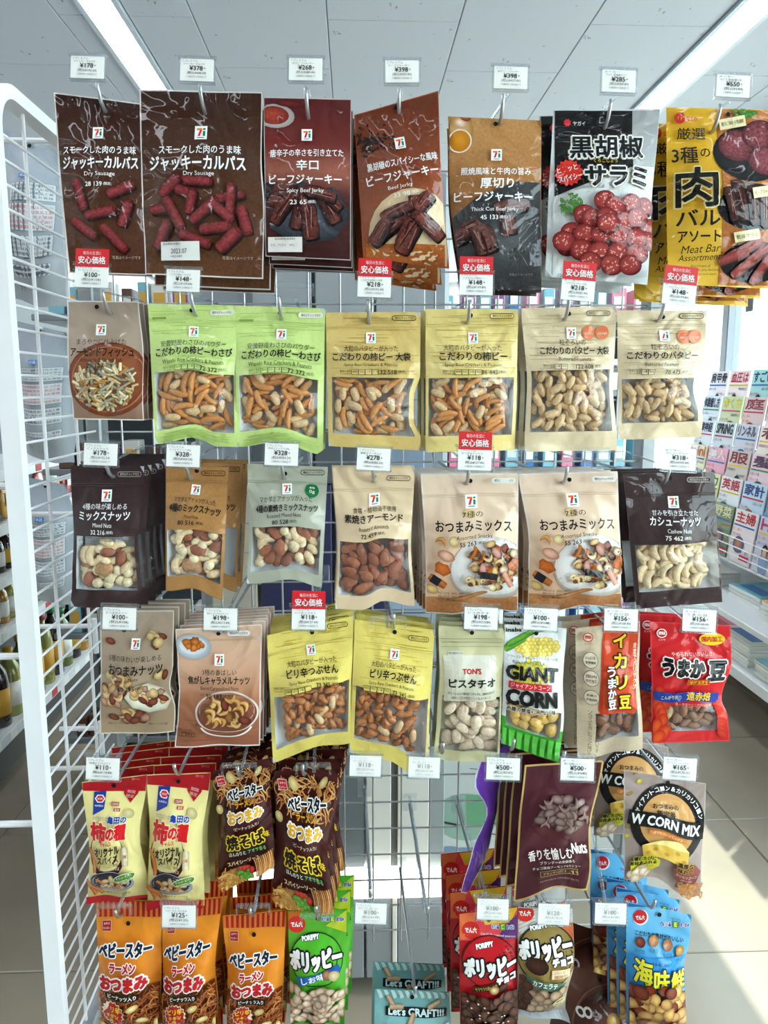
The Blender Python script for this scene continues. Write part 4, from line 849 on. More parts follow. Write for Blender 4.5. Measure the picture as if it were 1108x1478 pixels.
# posters on the far window panes
for k, (yy, c) in enumerate([(5.75, 'e8a0b4'), (7.0, 'e48aa4')]):
    t = thing('poster', ['pink poster on the window pane nearer the mullion', 'pink poster on the farther window pane'][k], 'poster', (WX - .01, yy, 1.7)); MB().box(WX + .02, yy, 1.35, WX + .024, yy + .6, 2.0).build('sheet', pm(c, .6, 0), t)
    for i in range(4): MB().box(WX + .018, yy + .05, 1.42 + i * .15, WX + .0195, yy + .55, 1.45 + i * .15).build('pale_band', pm('f0efe9', .6, 0), t)
# ---------------------------------------------------------------- magazine rack along the window
mr = thing('magazine_rack', 'white tiered magazine rack along the window at right', 'magazine rack', (1.85, 3.4, 0)); MY0, MY1 = 1.9, 4.25
MB().box(1.62, MY0, .20, 2.09, MY1, .25, .004).build('base_shelf', WHITEP, mr); MB().box(1.62, MY0, .43, 2.09, MY1, .46, .004).build('table_shelf', WHITEP, mr); MB().box(2.02, MY0, .46, 2.09, MY1, 1.2).build('back_panel', WHITEP, mr)
for y in (MY0, MY1): MB().box(1.66, y - .01, 0, 2.09, y + .01, .66).build('side_panel', WHITEP, mr)
TX = lambda k: 1.80 + .03 * k
TZ = lambda k: .62 + .13 * k
for k in range(5):
    MB().box(TX(k) - .02, MY0, TZ(k) - .012, TX(k) + .05, MY1, TZ(k) - .002).build('tier_ledge', WHITEP, mr)
for z in (.66, .70, .74): MB().tube([(1.76, MY0, z), (1.76, MY1, z)], .003, 6).build('rail_wire', WHITEP, mr)
for k in range(10): y = MY0 + .02 + k * .26; MB().tube([(1.76, y, .62), (1.76, y, .745)], .003, 6).build('rail_wire', WHITEP, mr)
MT = [[('HO', 'c9c4dc', 'c23a6a'), ('健康', 'e3e9ee', '3a4a6a'), ('野菜', '5a7040', 'e8e4b0'), ('主婦', 'eedfe2', 'c23a3a')], [('旅', '4a90c8', 'f0f0e8'), ('体力', 'e6e39a', '2c7a5a'), ('英語', 'e9eaee', 'c03040'), ('家計', 'b8d0e6', '2c4a8c')],
      [('mini', 'dcd2a8', 'd8642c'), ('美人', 'e28aa8', 'f6f0f0'), ('服', 'c8b4ac', '8c2c3c'), ('髪', 'e8c0cc', '5a3a5a')], [('自律神経', 'd6dcea', '2c3a5c'), ('SPRiNG', 'c9d4e0', '202428'), ('リンネル', 'c4c4d4', '4a4a6a'), ('和', 'eee6da', '8c3c3c')],
      [('体験癒し方', 'cfdcec', '1c2c4c'), ('きくち', 'b9c88a', 'e8d82c'), ('庭', 'd8b8b8', '9c3c4c'), ('花', 'e6d0e0', '8c4a8c')], [('肩甲骨', 'e6e2ee', '1c1c2c'), ('血圧は', 'f0dce0', 'c81c3c'), ('すごい', '8ccfcf', '1c4c7c'), ('脳', 'e8cc3a', '1c3c8c')]]
mc = 0
for k in range(6):
    for j in range(10):
        y1 = MY1 - .03 - j * .225
        if y1 - .2 < MY0: continue
        ttl, bgc, fgc = MT[k][j % 4]; bx_, bz_ = TX(min(k, 5)) - .008, TZ(k); mc += 1; nm = {0: 'lowest', 1: 'second', 2: 'third', 3: 'fourth', 4: 'fifth', 5: 'top'}[k]
        t = thing('magazine', 'magazine %s, %s from the far end on the %s tier' % ({'SPRiNG': 'with pale blue Latin cover', 'リンネル': 'with grey-lilac katakana cover', 'HO': 'with lilac cover', 'mini': 'with sand cover'}.get(ttl, 'titled ' + ttl), ON[j], nm), 'magazine', (bx_, y1, bz_), 'magazines on the window rack')
        up = np.array([.13, 0, .9915]); nr = np.array([-.9915, 0, .13]); hh = .245; o = np.array([bx_, y1, bz_]); yv = np.array([0, -1., 0])
        def mp(a, b, c=0): return o + yv * a * .205 + up * (1 - b) * hh + nr * c
        V = [mp(a, b, c) for c in (0, .006) for a, b in ((0, 0), (1, 0), (1, 1), (0, 1))]; mobj('pages', V, [(0, 1, 2, 3), (7, 6, 5, 4)] + [(i, 4 + i, 4 + (i + 1) % 4, (i + 1) % 4) for i in range(4)], pm(bgc, .3, .5), t)
        p = Pr([(0, 0), (82, 0), (82, 100), (0, 100)]); p.rnd = random.Random(mc); R_ = p.rnd
        p.t(ttl, 41, 14, 70, 22, fgc, .04); p.rect(41, 30, 74, 3, R_.choice(['c23a5a', '2f6fb0', 'e8c83a', '3f8f55']))
        for i in range(5): p.t(R_.choice(['特集健康生活', '人気レシピ集', '新しい暮らし', '付録つき特別号']), R_.choice([20, 60]), 38 + i * 10, 32, 6, R_.choice(['c23a5a', '24406c', '333333', 'e0642c']), .02)
        if R_.random() < .6: cx = R_.uniform(30, 55); p.ell(cx, 84, 17, 20, R_.choice(['e8d8d8', '8ca0c0', 'd0a0a8'])); p.ell(cx, 60, 10, 12, '2c2220'); p.ell(cx, 63, 7.5, 9.5, 'dcb498', 'c89a7c')
        else: p.ell(R_.uniform(25, 55), 66, 20, 16, R_.choice(['d8904a', '6fae5a', '5a90c8', 'd8c86a']), R_.choice(['8c4a2c', '2f6a3a', '2c5a8c'])); p.rect(60, 88, 34, 10, R_.choice(['e8c83a', 'c23a5a', '3fa0a8']))
        Vv = np.concatenate(p.V); mobj('printed_cover', [mp(a / 82, b / 100, .0065 + z) for (a, b), z in zip(Vv, np.concatenate(p.O))], p.F, CARD, t, np.concatenate(p.C), np.zeros((len(Vv), 3)))
for n, (x, y, w, z0, cols) in enumerate([(1.70, 3.75, .2, .46, 12), (1.78, 3.35, .2, .46, 9), (1.72, 2.95, .2, .46, 14), (1.66, 3.5, .22, .25, 14), (1.67, 3.2, .22, .25, 17), (1.66, 2.85, .22, .25, 12), (1.67, 2.5, .22, .25, 16)]):
    for k in range(cols):
        c = ['f0efe9', 'e3e1da', '7fb8c8', 'd9a53a', 'e07a9a'][(0 if k < cols - 1 else n % 4 + 1)]; t = thing('newspaper', ('top printed paper of the %s' if k == cols - 1 else 'folded paper within the %s') % ('%s pile from the far end on the %s' % (ON[n] if n < 3 else ON[n - 3], 'white table shelf' if n < 3 else 'base shelf')), 'magazine', (x, y, z0 + k * .006), 'papers in the %s pile of the %s' % (ON[n] if n < 3 else ON[n - 3], 'table shelf' if n < 3 else 'base shelf')); dx, dy = r.uniform(-.006, .006), r.uniform(-.006, .006)
        MB().box(x + dx, y - .14 + dy, z0 + k * .006, x + w + dx, y + .14 + dy, z0 + k * .006 + .0055, .001).build('sheets', pm(c, .6, 0), t)
        if k == cols - 1: MB().box(x + .03, y - .1, z0 + cols * .006 - .0006, x + .09, y + .1, z0 + cols * .006 + .0002).build('cover_print', pm(['c23a3a', '2f6fb0', '3f8f55'][n % 3], .5, 0), t)
# ---------------------------------------------------------------- row 3
MIX = [('almond', 3), ('cashew', 2), ('walnut', 1), ('macadamia', 2), ('pale_peanut', 1)]
def backtext(p, x0, y0, x1, y1):
    for i in range(int((y1 - y0) / 5)): p.t('名称ミックスナッツ原材料名アーモンド', (x0 + x1) / 2, y0 + 5 * i, x1 - x0, 2.6, '55606a', 0)
def d_mix4(p):
    pill(p, 187, 684, fill='3a2a28', c='c9c2bc', line='a9a19a'); head(p, (155, 714), ('4種の味が楽しめる', 153, 729, 68, 9), ('ミックスナッツ', 153, 742, 79, 13), ('Mixed Nuts', 151, 755, 31, 6), ('32', '216', 144, 765), 'ececea', ls=15); backtext(p, 112, 777, 198, 783)
def d_mac(p):
    pill(p, 308, 683, fill='9c7040', line=K); head(p, (283, 707), ('マカダミアナッツが入った', 282, 722, 60, 8), ('4種のミックスナッツ', 282, 734, 74, 12), ('Mixed Nuts', 278, 746, 20, 5), ('80', '516', 270, 754), K, 6, 13)
def d_roast(p):
    pill(p, 451, 682, fill='aeb09f', line=K); p.ell(450, 708, 10, 10, '14703a'); p.t('食塩', 450, 704, 8, 3, WH, .02); p.t('0g', 450, 710, 8, 6, WH, .02)
    head(p, (414, 706), ('マカダミアナッツが入った', 412, 720, 77, 9), ('4種の素焼きミックスナッツ', 413, 733, 91, 11), ('Roasted Mixed Nuts', 409, 744, 50, 6), ('80', '528', 403, 754))
def d_almond(p):
    pill(p, 575, 690, fill='dcc3a0', line=K); head(p, (540, 720), ('食塩・植物油不使用', 540, 734, 65, 8), ('素焼きアーモンド', 539, 746, 89, 12), ('Roasted Almonds', 539, 760, 46, 6), ('72', '459', 531, 770), ls=16)
def snackmix(p, cx, cy, rx, ry, n, seed=1):
    r = random.Random(seed); p.rnd = r; pts = [(r.uniform(0, 6.3), r.random() ** .5) for _ in range(n)]
    for a, q in pts:
        x, y = cx + rx * q * math.cos(a), cy + ry * q * math.sin(a)
        k = r.choice([('oval', 8, 'dcbc86', '9a6c3c'), ('lump', 8, 'cf6a22', '8a3c14'), ('cash', 8, 'e3c894', 'a87c46'), ('ball', 7, 'dfd0b4', '8a6044'), ('cres', 9, 'c8742e', '84401a'), ('lump', 7, '9c5a44', '5a2a24'), ('oval', 9, 'd9a59a', '9c6a5c'), ('ball', 6, 'eee0b8', 'b39a5e')])
        p.ell(x + 1.5, y + 2, k[1] * .9, k[1] * .6, '5c3a24', '6d4630', 0, 10); p.food(k[0], x, y, k[1], k[2], k[3], r.uniform(0, 180))
    p.rect(cx - 6, cy + 14, 26, 10, '1c1c22', '0d0d10', 8); p.cap(cx + 22, cy + 18, 24, 9, 60, 'd9a08c', 'a0664f')
def d_otsu7(p):
    p.box(607, 860, 750, 886, 'b07748', '9c6238', tex=.3); p.ell(675, 742 - 2, 9, 6, 'e8d2a4', 'c9a66a', 20)
    p.ell(706, 820, 60, 47, 'd7d0cb', 'a99a90', n=36, pw=8); p.ell(705, 817, 57, 44, 'efece9', 'd9d3cd', n=36, pw=6); snackmix(p, 707, 815, 42, 33, 60, 4)
    for x, y, k in [(632, 775, ('cash', 9, 'd79a52', '8c4f1e')), (650, 775, ('ball', 8, 'ecd9a6', 'b39258')), (639, 796, ('oval', 13, 'dcae96', '9a6048')), (634, 815, ('lump', 12, 'cc6a24', '87401a')), (620, 845, ('oval', 11, 'd5b478', '96703a'))]: p.ell(x + 2, y + 4, 11, 6, 'b08a72', 'd3ae94'); p.food(k[0], x, y, k[1], k[2], k[3], 20)
    p.cap(628, 833, 28, 11, 30, 'b8682c', '6d3a18'); p.rect(625, 832, 14, 12, '1c1f26', rot=30); p.ell(671, 857, 30, 4, 'c98a52', '8c5a34', -6)
    for i in range(3): p.t('黒豆しぼり豆、落花生、南部せんべいなど', 655 - 8 * (i == 2), 850 + i * 5, 50 - 16 * (i == 2), 3.2, K, 0)
    pill(p, 724, 692, w=34, fill='e2e0dc'); head(p, (677, 721), ('7種の', 678, 739, 30, 9), ('おつまみミックス', 679, 755, 110, 16), ('Assorted Snacks', 679, 770, 52, 6), ('55', '263', 670, 780), ls=17)
def d_cashew(p):
    pill(p, 1008, 692, fill='3a2b2c', c='c9c2bc', line='a9a19a'); head(p, (970, 723), ('甘みを引き立たせた', 971, 738, 65, 8), ('カシューナッツ', 971, 750, 72, 13), ('Cashew Nuts', 975, 763, 34, 6), ('75', '462', 967, 773), 'ececea', ls=15)
Q7 = [(607, 684), (748, 683), (747, 882), (614, 885)]
bag('nut_pack', 'dark brown mixed nut pack with clear lower window, printed 32 216', [(102, 672), (208, 673), (203, 878), (101, 876)], d_mix4, '38282a', win=(.06, .485, .945, .87), nuts=MIX, nbox=(.1, .52, .93, .87), D=.010, seed=15, zip_=(.12, .135), hole=(.48, .05), copies=[(.005, .016, 0), (.010, .034, .0), (.014, .052, .004), (.018, .07, .004), (.022, .088, .006), (.026, .106, .006)], short='dark brown mixed nut', cat='nut pack', L=[(0, 0), (.55, 5), (.8, 3), (1, 0)], R=[(0, 0), (.5, -6), (.85, 0), (1, 0)], step=15, tex=.2, slump=1.2, inner='e6ecf0')
bag('nut_pack', 'tan macadamia mixed nut pack printed 80 516', [(239, 672), (330, 674), (321, 862), (239, 853)], d_mac, 'a87a48', win=(.03, .5, .95, .88), nuts=MIX, nbox=(.1, .49, .93, .88), D=.010, seed=16, zip_=(.1, .115), copies=[(.014, .03, .002), (.018, .05, .004)], short='tan macadamia nut', cat='nut pack', B=[(0, 0), (.5, -8), (1, 4)], step=15, tex=.15, rim=('8d6a42', .8))
bag('nut_pack', 'grey-green roasted mixed nut pack with a round dark green badge', [(357, 669), (473, 674), (464, 848), (356, 843)], d_roast, 'a9ab9a', win=(.04, .515, .95, .9), nuts=MIX, nbox=(.08, .51, .9, .87), D=.011, seed=17, zip_=(.13, .145), hole=(.47, .07), cat='nut pack', L=[(0, 0), (.6, 4), (1, 0)], step=15, B=[(0, 0), (.6, -10), (1, 0)])
bag('nut_pack', 'cream roasted almond pack printed 72 459', [(480, 675), (598, 675), (598, 874), (484, 879)], d_almond, 'dcc3a0', win=(.03, .51, .96, .9), nuts=[('almond', 1)], nbox=(.07, .53, .9, .89), D=.010, seed=18, zip_=(.14, .155), hole=(.5, .06), copies=stack(2, .02, -.001), short='cream roasted almond', cat='almond pack', step=15, B=[(0, 0), (.35, 3), (.6, -9), (1, 0)], L=[(0, 0), (.55, 5), (1, 0)], R=[(0, 0), (.55, -5), (1, 0)])
BO = [(0, 'e0c7b0'), (.5, 'e6c8ab'), (1, 'dcb08a')]
bag('assorted_snack_pack', 'peach assorted snack pack with printed plate, left one of the pair', Q7, d_otsu7, BO, D=.009, rim=('dcd6ce', 1.6), seed=19, zip_=(.14, .155), hole=(.5, .05), copies=[(-.003, .015, 0), (-.006, .03, 0), (-.008, .045, 0), (-.012, .06, 0), (-.016, .075, 0)], short='left peach assorted snack', L=[(0, 0), (.5, 3), (1, 0)], B=[(0, 0), (.3, 2), (.6, -6), (1, 0)], bot=.96)
bag('assorted_snack_pack', 'peach assorted snack pack with printed plate, right one of the pair', [(748, 684), (891, 680), (898, 879), (762, 880)], d_otsu7, BO, ref=Q7, D=.009, rim=('dcd6ce', 1.6), seed=20, zip_=(.14, .155), hole=(.5, .05), copies=[(-.004, .015, 0), (-.008, .03, 0), (-.012, .045, 0), (-.016, .06, 0)], short='right peach assorted snack', L=[(0, 0), (.45, 8), (.7, 5), (1, 0)], B=[(0, 0), (.3, 2), (.6, -6), (1, 0)], bot=.96)
bag('nut_pack', 'dark brown cashew nut pack with clear lower window, at right end of third row', [(899, 684), (1030, 681), (1042, 869), (918, 879)], d_cashew, '3a2b2c', win=(.05, .52, .98, .875), nuts=[('cashew', 1)], nbox=(.08, .51, .86, .875), D=.011, seed=21, zip_=(.15, .165), copies=[(-.007, .03, 0), (-.012, .055, 0)], short='dark brown cashew', cat='nut pack', step=16.5, tex=.2, inner='eef3f5', rim=('4d4040', .8))
# ---------------------------------------------------------------- row 4
NUTP = [('oval', 8, 'd7b27c', '9a6c3a'), ('cash', 8, 'dfc08a', 'a87c46'), ('oval', 8, '8a4a32', '4a2018'), ('ball', 7, 'd9c08c', 'a08048'), ('lump', 7, 'c09a80', '7a5040')]
def d_otsunut(p):
    for b in [(175, 985, 22, 20), (168, 1000, 20, 14), (190, 1030, 26, 9), (170, 925, 11, 5), (232, 915, 18, 5), (240, 970, 12, 6), (232, 927, 8, 5)]: p.scat(NUTP, b[0] - b[2], b[1] - b[3], b[0] + b[2], b[1] + b[3], 10, int(b[0]), True)
    p.ell(218, 1002, 34, 21, 'e3e0cf', 'b5ae94', 4, n=8, pw=4); p.scat(NUTP, 192, 984, 246, 1012, 10, 9, True)
    for i, (x, y) in enumerate([(172, 1040), (229, 1040)]): p.t('写真はイメージです 本品', x, y, 28, 3.5, K, 0)
    head(p, (199, 925), ('5種の味わいが楽しめる', 198, 945, 76, 9), ('おつまみナッツ', 199, 961, 78, 15), ('Nuts', 198, 973, 14, 5), ('60', '295', 188, 987), ls=13)
def d_caramel(p):
    for k in range(12): p.rect(316 + p.rnd.uniform(-20, 20), 1000 + k * 6.2, 70, 1.0, '8c5540', st=30)
    p.ell(278, 932, 26, 18, 'c9cfd4', '9aa4ad', 3, n=26, pw=3); p.ell(278, 931, 20, 12, 'dfe2e4', 'cfd4d8'); p.scat([('lump', 7, 'd98436', '8a4416')], 263, 922, 292, 936, 7, 3, True)
    p.ring(327, 1024, 44, 47, 'd9c9bd', 50, sy=.66); p.ring(327, 1020, 40, 41, 'b89a88', 50, sy=.6); p.ell(327, 1030, 40, 24, '5a2c20', '7a4230', n=30)
    p.scat([('cash', 10, 'e0b878', '9c6a34'), ('lump', 9, 'a8713c', '5c3216'), ('oval', 9, '7a3a2a', '3c1610'), ('cash', 9, 'd9a862', '96602c')], 297, 1002, 358, 1046, 12, 6, True)
    p.ring(327, 1036, 37, 40, 'e6ddd6', 40, 20, 160, .66)
    p.t('写真はイメージです', 266, 1050, 22, 4, K, 0); p.rect(270, 1057, 24, 6, K); p.rect(270, 1057, 22.8, 4.8, '9a5c42'); p.t('乳 落花生', 270, 1057, 18, 3.4, K, .01)
    pill(p, 345, 912, w=33, fill='e3dedb'); head(p, (316, 949), ('3種の香ばしい', 316, 966, 51, 8), ('焦がしキャラメルナッツ', 315, 977, 92, 12), ('Burnt Caramelized Nuts', 316, 988, 57, 5.5), ('30', '185', 308, 999), ls=14)
def d_spicy4(rot, lg, a, b, c, d, e, f):
    def g(p):
        for k in range(40):
            w = p.rnd.uniform(12, 45); uu = p.rnd.uniform(.22, .78); vv = p.rnd.uniform(.02, .46); q = p.q; x = q[0][0] + (q[1][0] - q[0][0]) * uu; y = q[0][1] + (q[1][1] - q[0][1]) * uu + vv * 180; p.rect(x, y, w, .7, 'c6aa48', rot=rot, st=20, dz=.00001)
        pill(p, *f, w=30, fill='d9c260', rot=rot, line=K); head(p, lg, ('大粒のバタピーが入った', *a), ('ピリ辛つぶせん', *b), ('Spicy Rice Crackers & Peanuts', *c), None, K, rot, 13)
        nums(p, '73', '345', *d, K, rot, w=20); allerg(p, *e, n=4, bg='e2cf6e', rot=rot)
    return g
def d_tons(p):
    p.rect(676, 975, 78, 62, 'dad7c6', 'c3bfa9'); p.rect(656, 941, 22, 6, 'd8d5c6'); p.t('保存に便利なチャック付', 656, 941, 20, 3, K, 0)
    p.t("TON'S", 678, 965, 28, 7.5, 'c0202a', .05); p.t('ピスタチオ', 678, 981, 70, 12, K, .05); p.t('カリフォルニア産のピスタチオを、風味を活かす', 677, 995, 69, 4, K, 0); p.t('焙煎にこだわりおいしく仕上げました', 677, 1001, 58, 4, K, 0)
    for y in (921, 926, 932): p.rect(680, y, 90, .8, 'a39e84')
def d_giant(p):
    p.poly([(726, 900), (820, 907), (816, 1010), (724, 1010)], 'e4e6e6'); p.scat([('ball', 4.2, 'f2e07a', 'd0ae3a')], 742, 918, 806, 946, 6, 4, True, .12)
    for c in [(742, 927, 34, 12, 150), (752, 919, 44, 9, -28), (775, 910, 36, 5, -12)]: p.cap(*c[:4], c[4], '6fae3c', '2f6e24')
    p.scat([('ball', 3.6, 'd8c84a', '9fa03a')], 738, 950, 790, 990, 6, 9, True, .12); p.t('inaba', 741, 908, 23, 6, K, .05)
    p.t('フリーズドライのジャイアントコーンを', 768, 947, 74, 4, K, 0, 5); p.t('香ばしくローストしました', 762, 953, 48, 4, K, 0, 5)
    p.t('GIANT', 767, 968, 77, 20, '111412', .07, 5); p.t('CORN', 765, 1003, 74, 24, '111412', .07, 5); p.rect(763, 985, 62, 10, 'c8252e', rot=5); p.t('ジャイアントコーン', 763, 985, 57, 7, WH, .02, 5); p.t('赤穂の焼塩×こしょう味', 763, 1020, 68, 7, '3a2a14', .04, 5, (('f4f2e4', .09),))
    for i in range(9): p.poly([(722 + i * 11, 1046 + i * 3), (730 + i * 11, 1048 + i * 3), (728 + i * 11, 1074 + i * 3.3), (722 + i * 11, 1072 + i * 3.3)], '5dc04a')
def mulogo(p, x, y, c, bg):
    p.ell(x, y, 7.5, 6.5, c); p.ell(x, y, 6.2, 5.2, bg); p.t('mu', x, y - .3, 9, 4.5, c, .05); p.t('ミツヤ', x, y + 9, 10, 2.5, c, .02)
def d_ikari(p):
    p.poly([(871, 903), (921, 897), (919, 1020), (914, 1027), (864, 1024), (861, 1018)], 'c23a1e'); p.poly([(874, 907), (918, 902), (916, 1018), (866, 1020)], 'cf4a26')
    for i, (ch, x, y) in enumerate([('イ', 894, 924), ('カ', 894, 951), ('リ', 894, 980), ('豆', 900, 1009)]): p.t(ch, x, y, 19, 20, 'e9c22c', .05, 0, (('1c1410', .09),))
    p.t('うまか豆', 879, 987, 12, 60, WH, .05, 0, (('3c1a10', .07),), vert=True); p.t('皮までパリサクッ', 914, 957, 5, 66, 'f0e2d0', .02, vert=True); mulogo(p, 846, 917, 'b5302a', 'cdbda6')
    for y, a, b in [(948, 'たんぱく質', '食物繊維'), (972, '国内', '自社加工'), (998, '赤穂の', '天塩使用')]: p.ell(849, y, 11, 11, '6a5c4c'); p.ell(849, y, 10.2, 10.2, 'd0c0a8'); p.t(a, 849, y - 3, 14, 4.2, K, .02); p.t(b, 849, y + 3, 15, 4.2, K, .02)
    p.t('ソラマメを皮ごとサクッと揚げた', 847, 1050, 6, 66, '4c3c2c', .0, vert=True); p.t('こだわりの味わいです', 857, 1050, 5, 56, '4c3c2c', 0, vert=True)
def d_umaka(p):
    for k in range(9): p.ell(950 + p.rnd.uniform(-6, 8), 1000 + k * 8, 14, 8, 'd8641c', 'c8201e', 60 + k * 9, pw=1); p.ell(1042, 1010 + k * 6, 9, 6, 'c8461c', 'c41a20', 40)
    mulogo(p, 953, 913, 'f0e8e4', 'c01a20'); p.ell(1025, 921, 19, 9, 'eec21c'); p.t('国内加工', 1025, 921, 31, 8, 'c02020', .04); p.t('やめられないおいしさ♪', 996, 941, 62, 6, 'f3cfc4', .01)
    p.t('うまか', 982, 960, 62, 26, '0e0c0c', .08, 4, (('f5eee8', .07),)); p.t('豆', 1031, 964, 28, 28, '0e0c0c', .08, 0, (('f5eee8', .07),)); p.rect(1005, 979, 33, 7, 'd8741c'); p.rect(1005, 979, 31.5, 5.6, 'a01a14'); p.t('味付落花生', 1005, 979, 28, 5, 'eec21c', .02)
    p.poly([(938, 992), (970, 995), (1000, 991), (1042, 995), (1042, 1004), (1036, 1008), (1000, 1004), (960, 1009), (938, 1005)], '1c3a8c'); p.t('こんがり煎り', 966, 1001, 31, 6, 'e8e2c0', .02, -3); p.t('遠赤焙', 1008, 998, 38, 12, 'eec21c', .03, 2); p.t('職人手造りにこだわった味', 1000, 1010, 56, 4, 'f0b0a0', 0, 1)
bag('nut_pack', 'taupe nut snack pack with printed bowl, at left end of fourth row', [(145, 881), (251, 881), (252, 1056), (145, 1059)], d_otsunut, [(0, 'a5917f'), (1, '9c8468')], D=.009, rim=('cfcabf', 1.3), seed=22, hole=(.33, .15), copies=[(.003, .018, 0), (.007, .036, 0), (.010, .054, 0)], short='taupe nut snack', cat='nut pack', R=[(0, 0), (.45, -2), (.6, -6), (.8, 2), (1, 0)], B=[(0, 0), (.5, 2), (1, 0)], bot=.95)
bag('nut_pack', 'terracotta caramelised nut pack with printed glass bowl of nuts', [(253, 908), (378, 901), (375, 1077), (252, 1079)], d_caramel, [(0, 'd9b79c'), (.4, 'c99a7c'), (.6, 'a86c4c'), (1, '925840')], D=.009, rim=('ded9d4', 1.6), seed=23, zip_=(.1, .11), hole=(.5, .05), copies=[(.003, .014, .001), (.005, .028, 0), (.003, .042, 0), (.006, .056, 0), (.002, .07, 0), (.008, .084, 0)], short='terracotta caramelised nut', cat='nut pack', L=[(0, 0), (.3, 4), (.5, 6), (.7, 4), (1, 0)], B=[(0, 0), (.5, -2), (1, 0)], bot=.96)
CP = [('cracker_piece', 6), ('peanut', 1)]
bag('spicy_nut_pack', 'yellow spicy cracker and peanut pack, left of the yellow pair in row four', [(385, 917), (510, 889), (505, 1072), (394, 1102)], d_spicy4(-8, (449, 937), (450, 953, 72, 9), (451, 966, 75, 13), (453, 979, 70, 6), (467, 985), (430, 993), (487, 902)), 'e2cf6e', win=(.05, .485, .97, .9), nuts=CP, nbox=(.17, .47, .93, .9), D=.011, seed=24, zip_=(.14, .155), hole=(.52, .05), copies=[(.002, .02, .002), (.0, .04, .0), (.002, .06, -.002), (-.002, .08, 0)], short='left yellow spicy cracker', cat='nut pack', step=9.6, nscale=1, B=[(0, 0), (.5, -8), (1, 0)], tex=.05)
bag('spicy_nut_pack', 'yellow spicy cracker and peanut pack, right of the yellow pair in row four', [(512, 894), (627, 909), (615, 1116), (504, 1087)], d_spicy4(7, (569, 943), (568, 958, 65, 9), (567, 971, 67, 13), (564, 984, 64, 6), (575, 995), (542, 990), (604, 921)), 'e2cf6e', win=(.05, .475, .97, .88), nuts=CP, nbox=(.07, .46, .85, .88), D=.011, seed=25, zip_=(.14, .155), hole=(.5, .05), copies=[(.002, .02, .002), (-.002, .04, .0), (.0, .06, -.002)], short='right yellow spicy cracker', cat='nut pack', step=9.6, B=[(0, 0), (.5, -4), (.85, 6), (1, 0)], tex=.05)
bag('pistachio_pack', 'pale khaki pistachio pack with red Latin lettering', [(633, 903), (728, 907), (720, 1101), (626, 1097)], d_tons, 'c9c49a', win=(.06, .5, .97, .92), nuts=[('pistachio', 1)], nbox=(.12, .46, .96, .93), D=.011, seed=26, zip_=(.08, .1), hole=(.5, .035), copies=[(.003, .02, 0), (.0, .04, 0), (.003, .06, 0)], short='pale khaki pistachio', cat='pistachio pack', step=16, nscale=1.12, inner='d2cfb6', L=[(0, 0), (.4, 4), (.6, 2), (1, 0)])
bag('corn_pack', 'white and green giant corn pack with bold black Latin lettering', [(728, 901), (818, 907), (807, 1102), (723, 1072)], d_giant, 'dfe2e0', bands=[(.76, '3da32e')], win=(.06, .62, .95, .83), nuts=[('giant_corn', 1)], D=.012, seed=27, hole=(.5, .05), copies=[(.004, .03, 0), (.01, .055, 0)], short='green giant corn', cat='corn snack pack', step=15, R=[(0, 0), (.35, -2), (.7, 3), (1, 0)])
bag('bean_pack', 'beige broad bean pack with a tall red-orange panel of yellow characters', [(830, 907), (923, 896), (928, 1082), (833, 1094)], d_ikari, 'c9b79c', win=(.27, .64, .93, .88), nuts=[('broad_bean', 1)], nbox=(.28, .62, .92, .88), D=.012, seed=28, hole=(.6, .03), copies=[(-.010, .03, 0), (-.016, .05, 0)], short='beige and red broad bean', cat='bean snack pack', step=14, tex=.1, B=[(0, 0), (.3, 3), (.6, -3), (1, 0)], R=[(0, 0), (.5, -3), (1, 0)])
bag('bean_pack', 'bright red roasted peanut pack with a yellow oval badge and blue ribbon', [(937, 897), (1054, 903), (1052, 1069), (941, 1073)], d_umaka, 'c41c22', win=(.14, .67, .92, .9), nuts=[('roasted_bean', 5), ('pale_bean', 1)], D=.010, seed=29, hole=(.5, .03), copies=[(-.008, .03, .002), (-.014, .05, .0)], short='bright red roasted peanut', cat='bean snack pack', step=14, R=[(0, 0), (.3, 2), (.62, -12), (.8, -2), (1, 0)], L=[(0, 0), (.1, 1), (1, 0)], rim=('d2393c', 1.4))
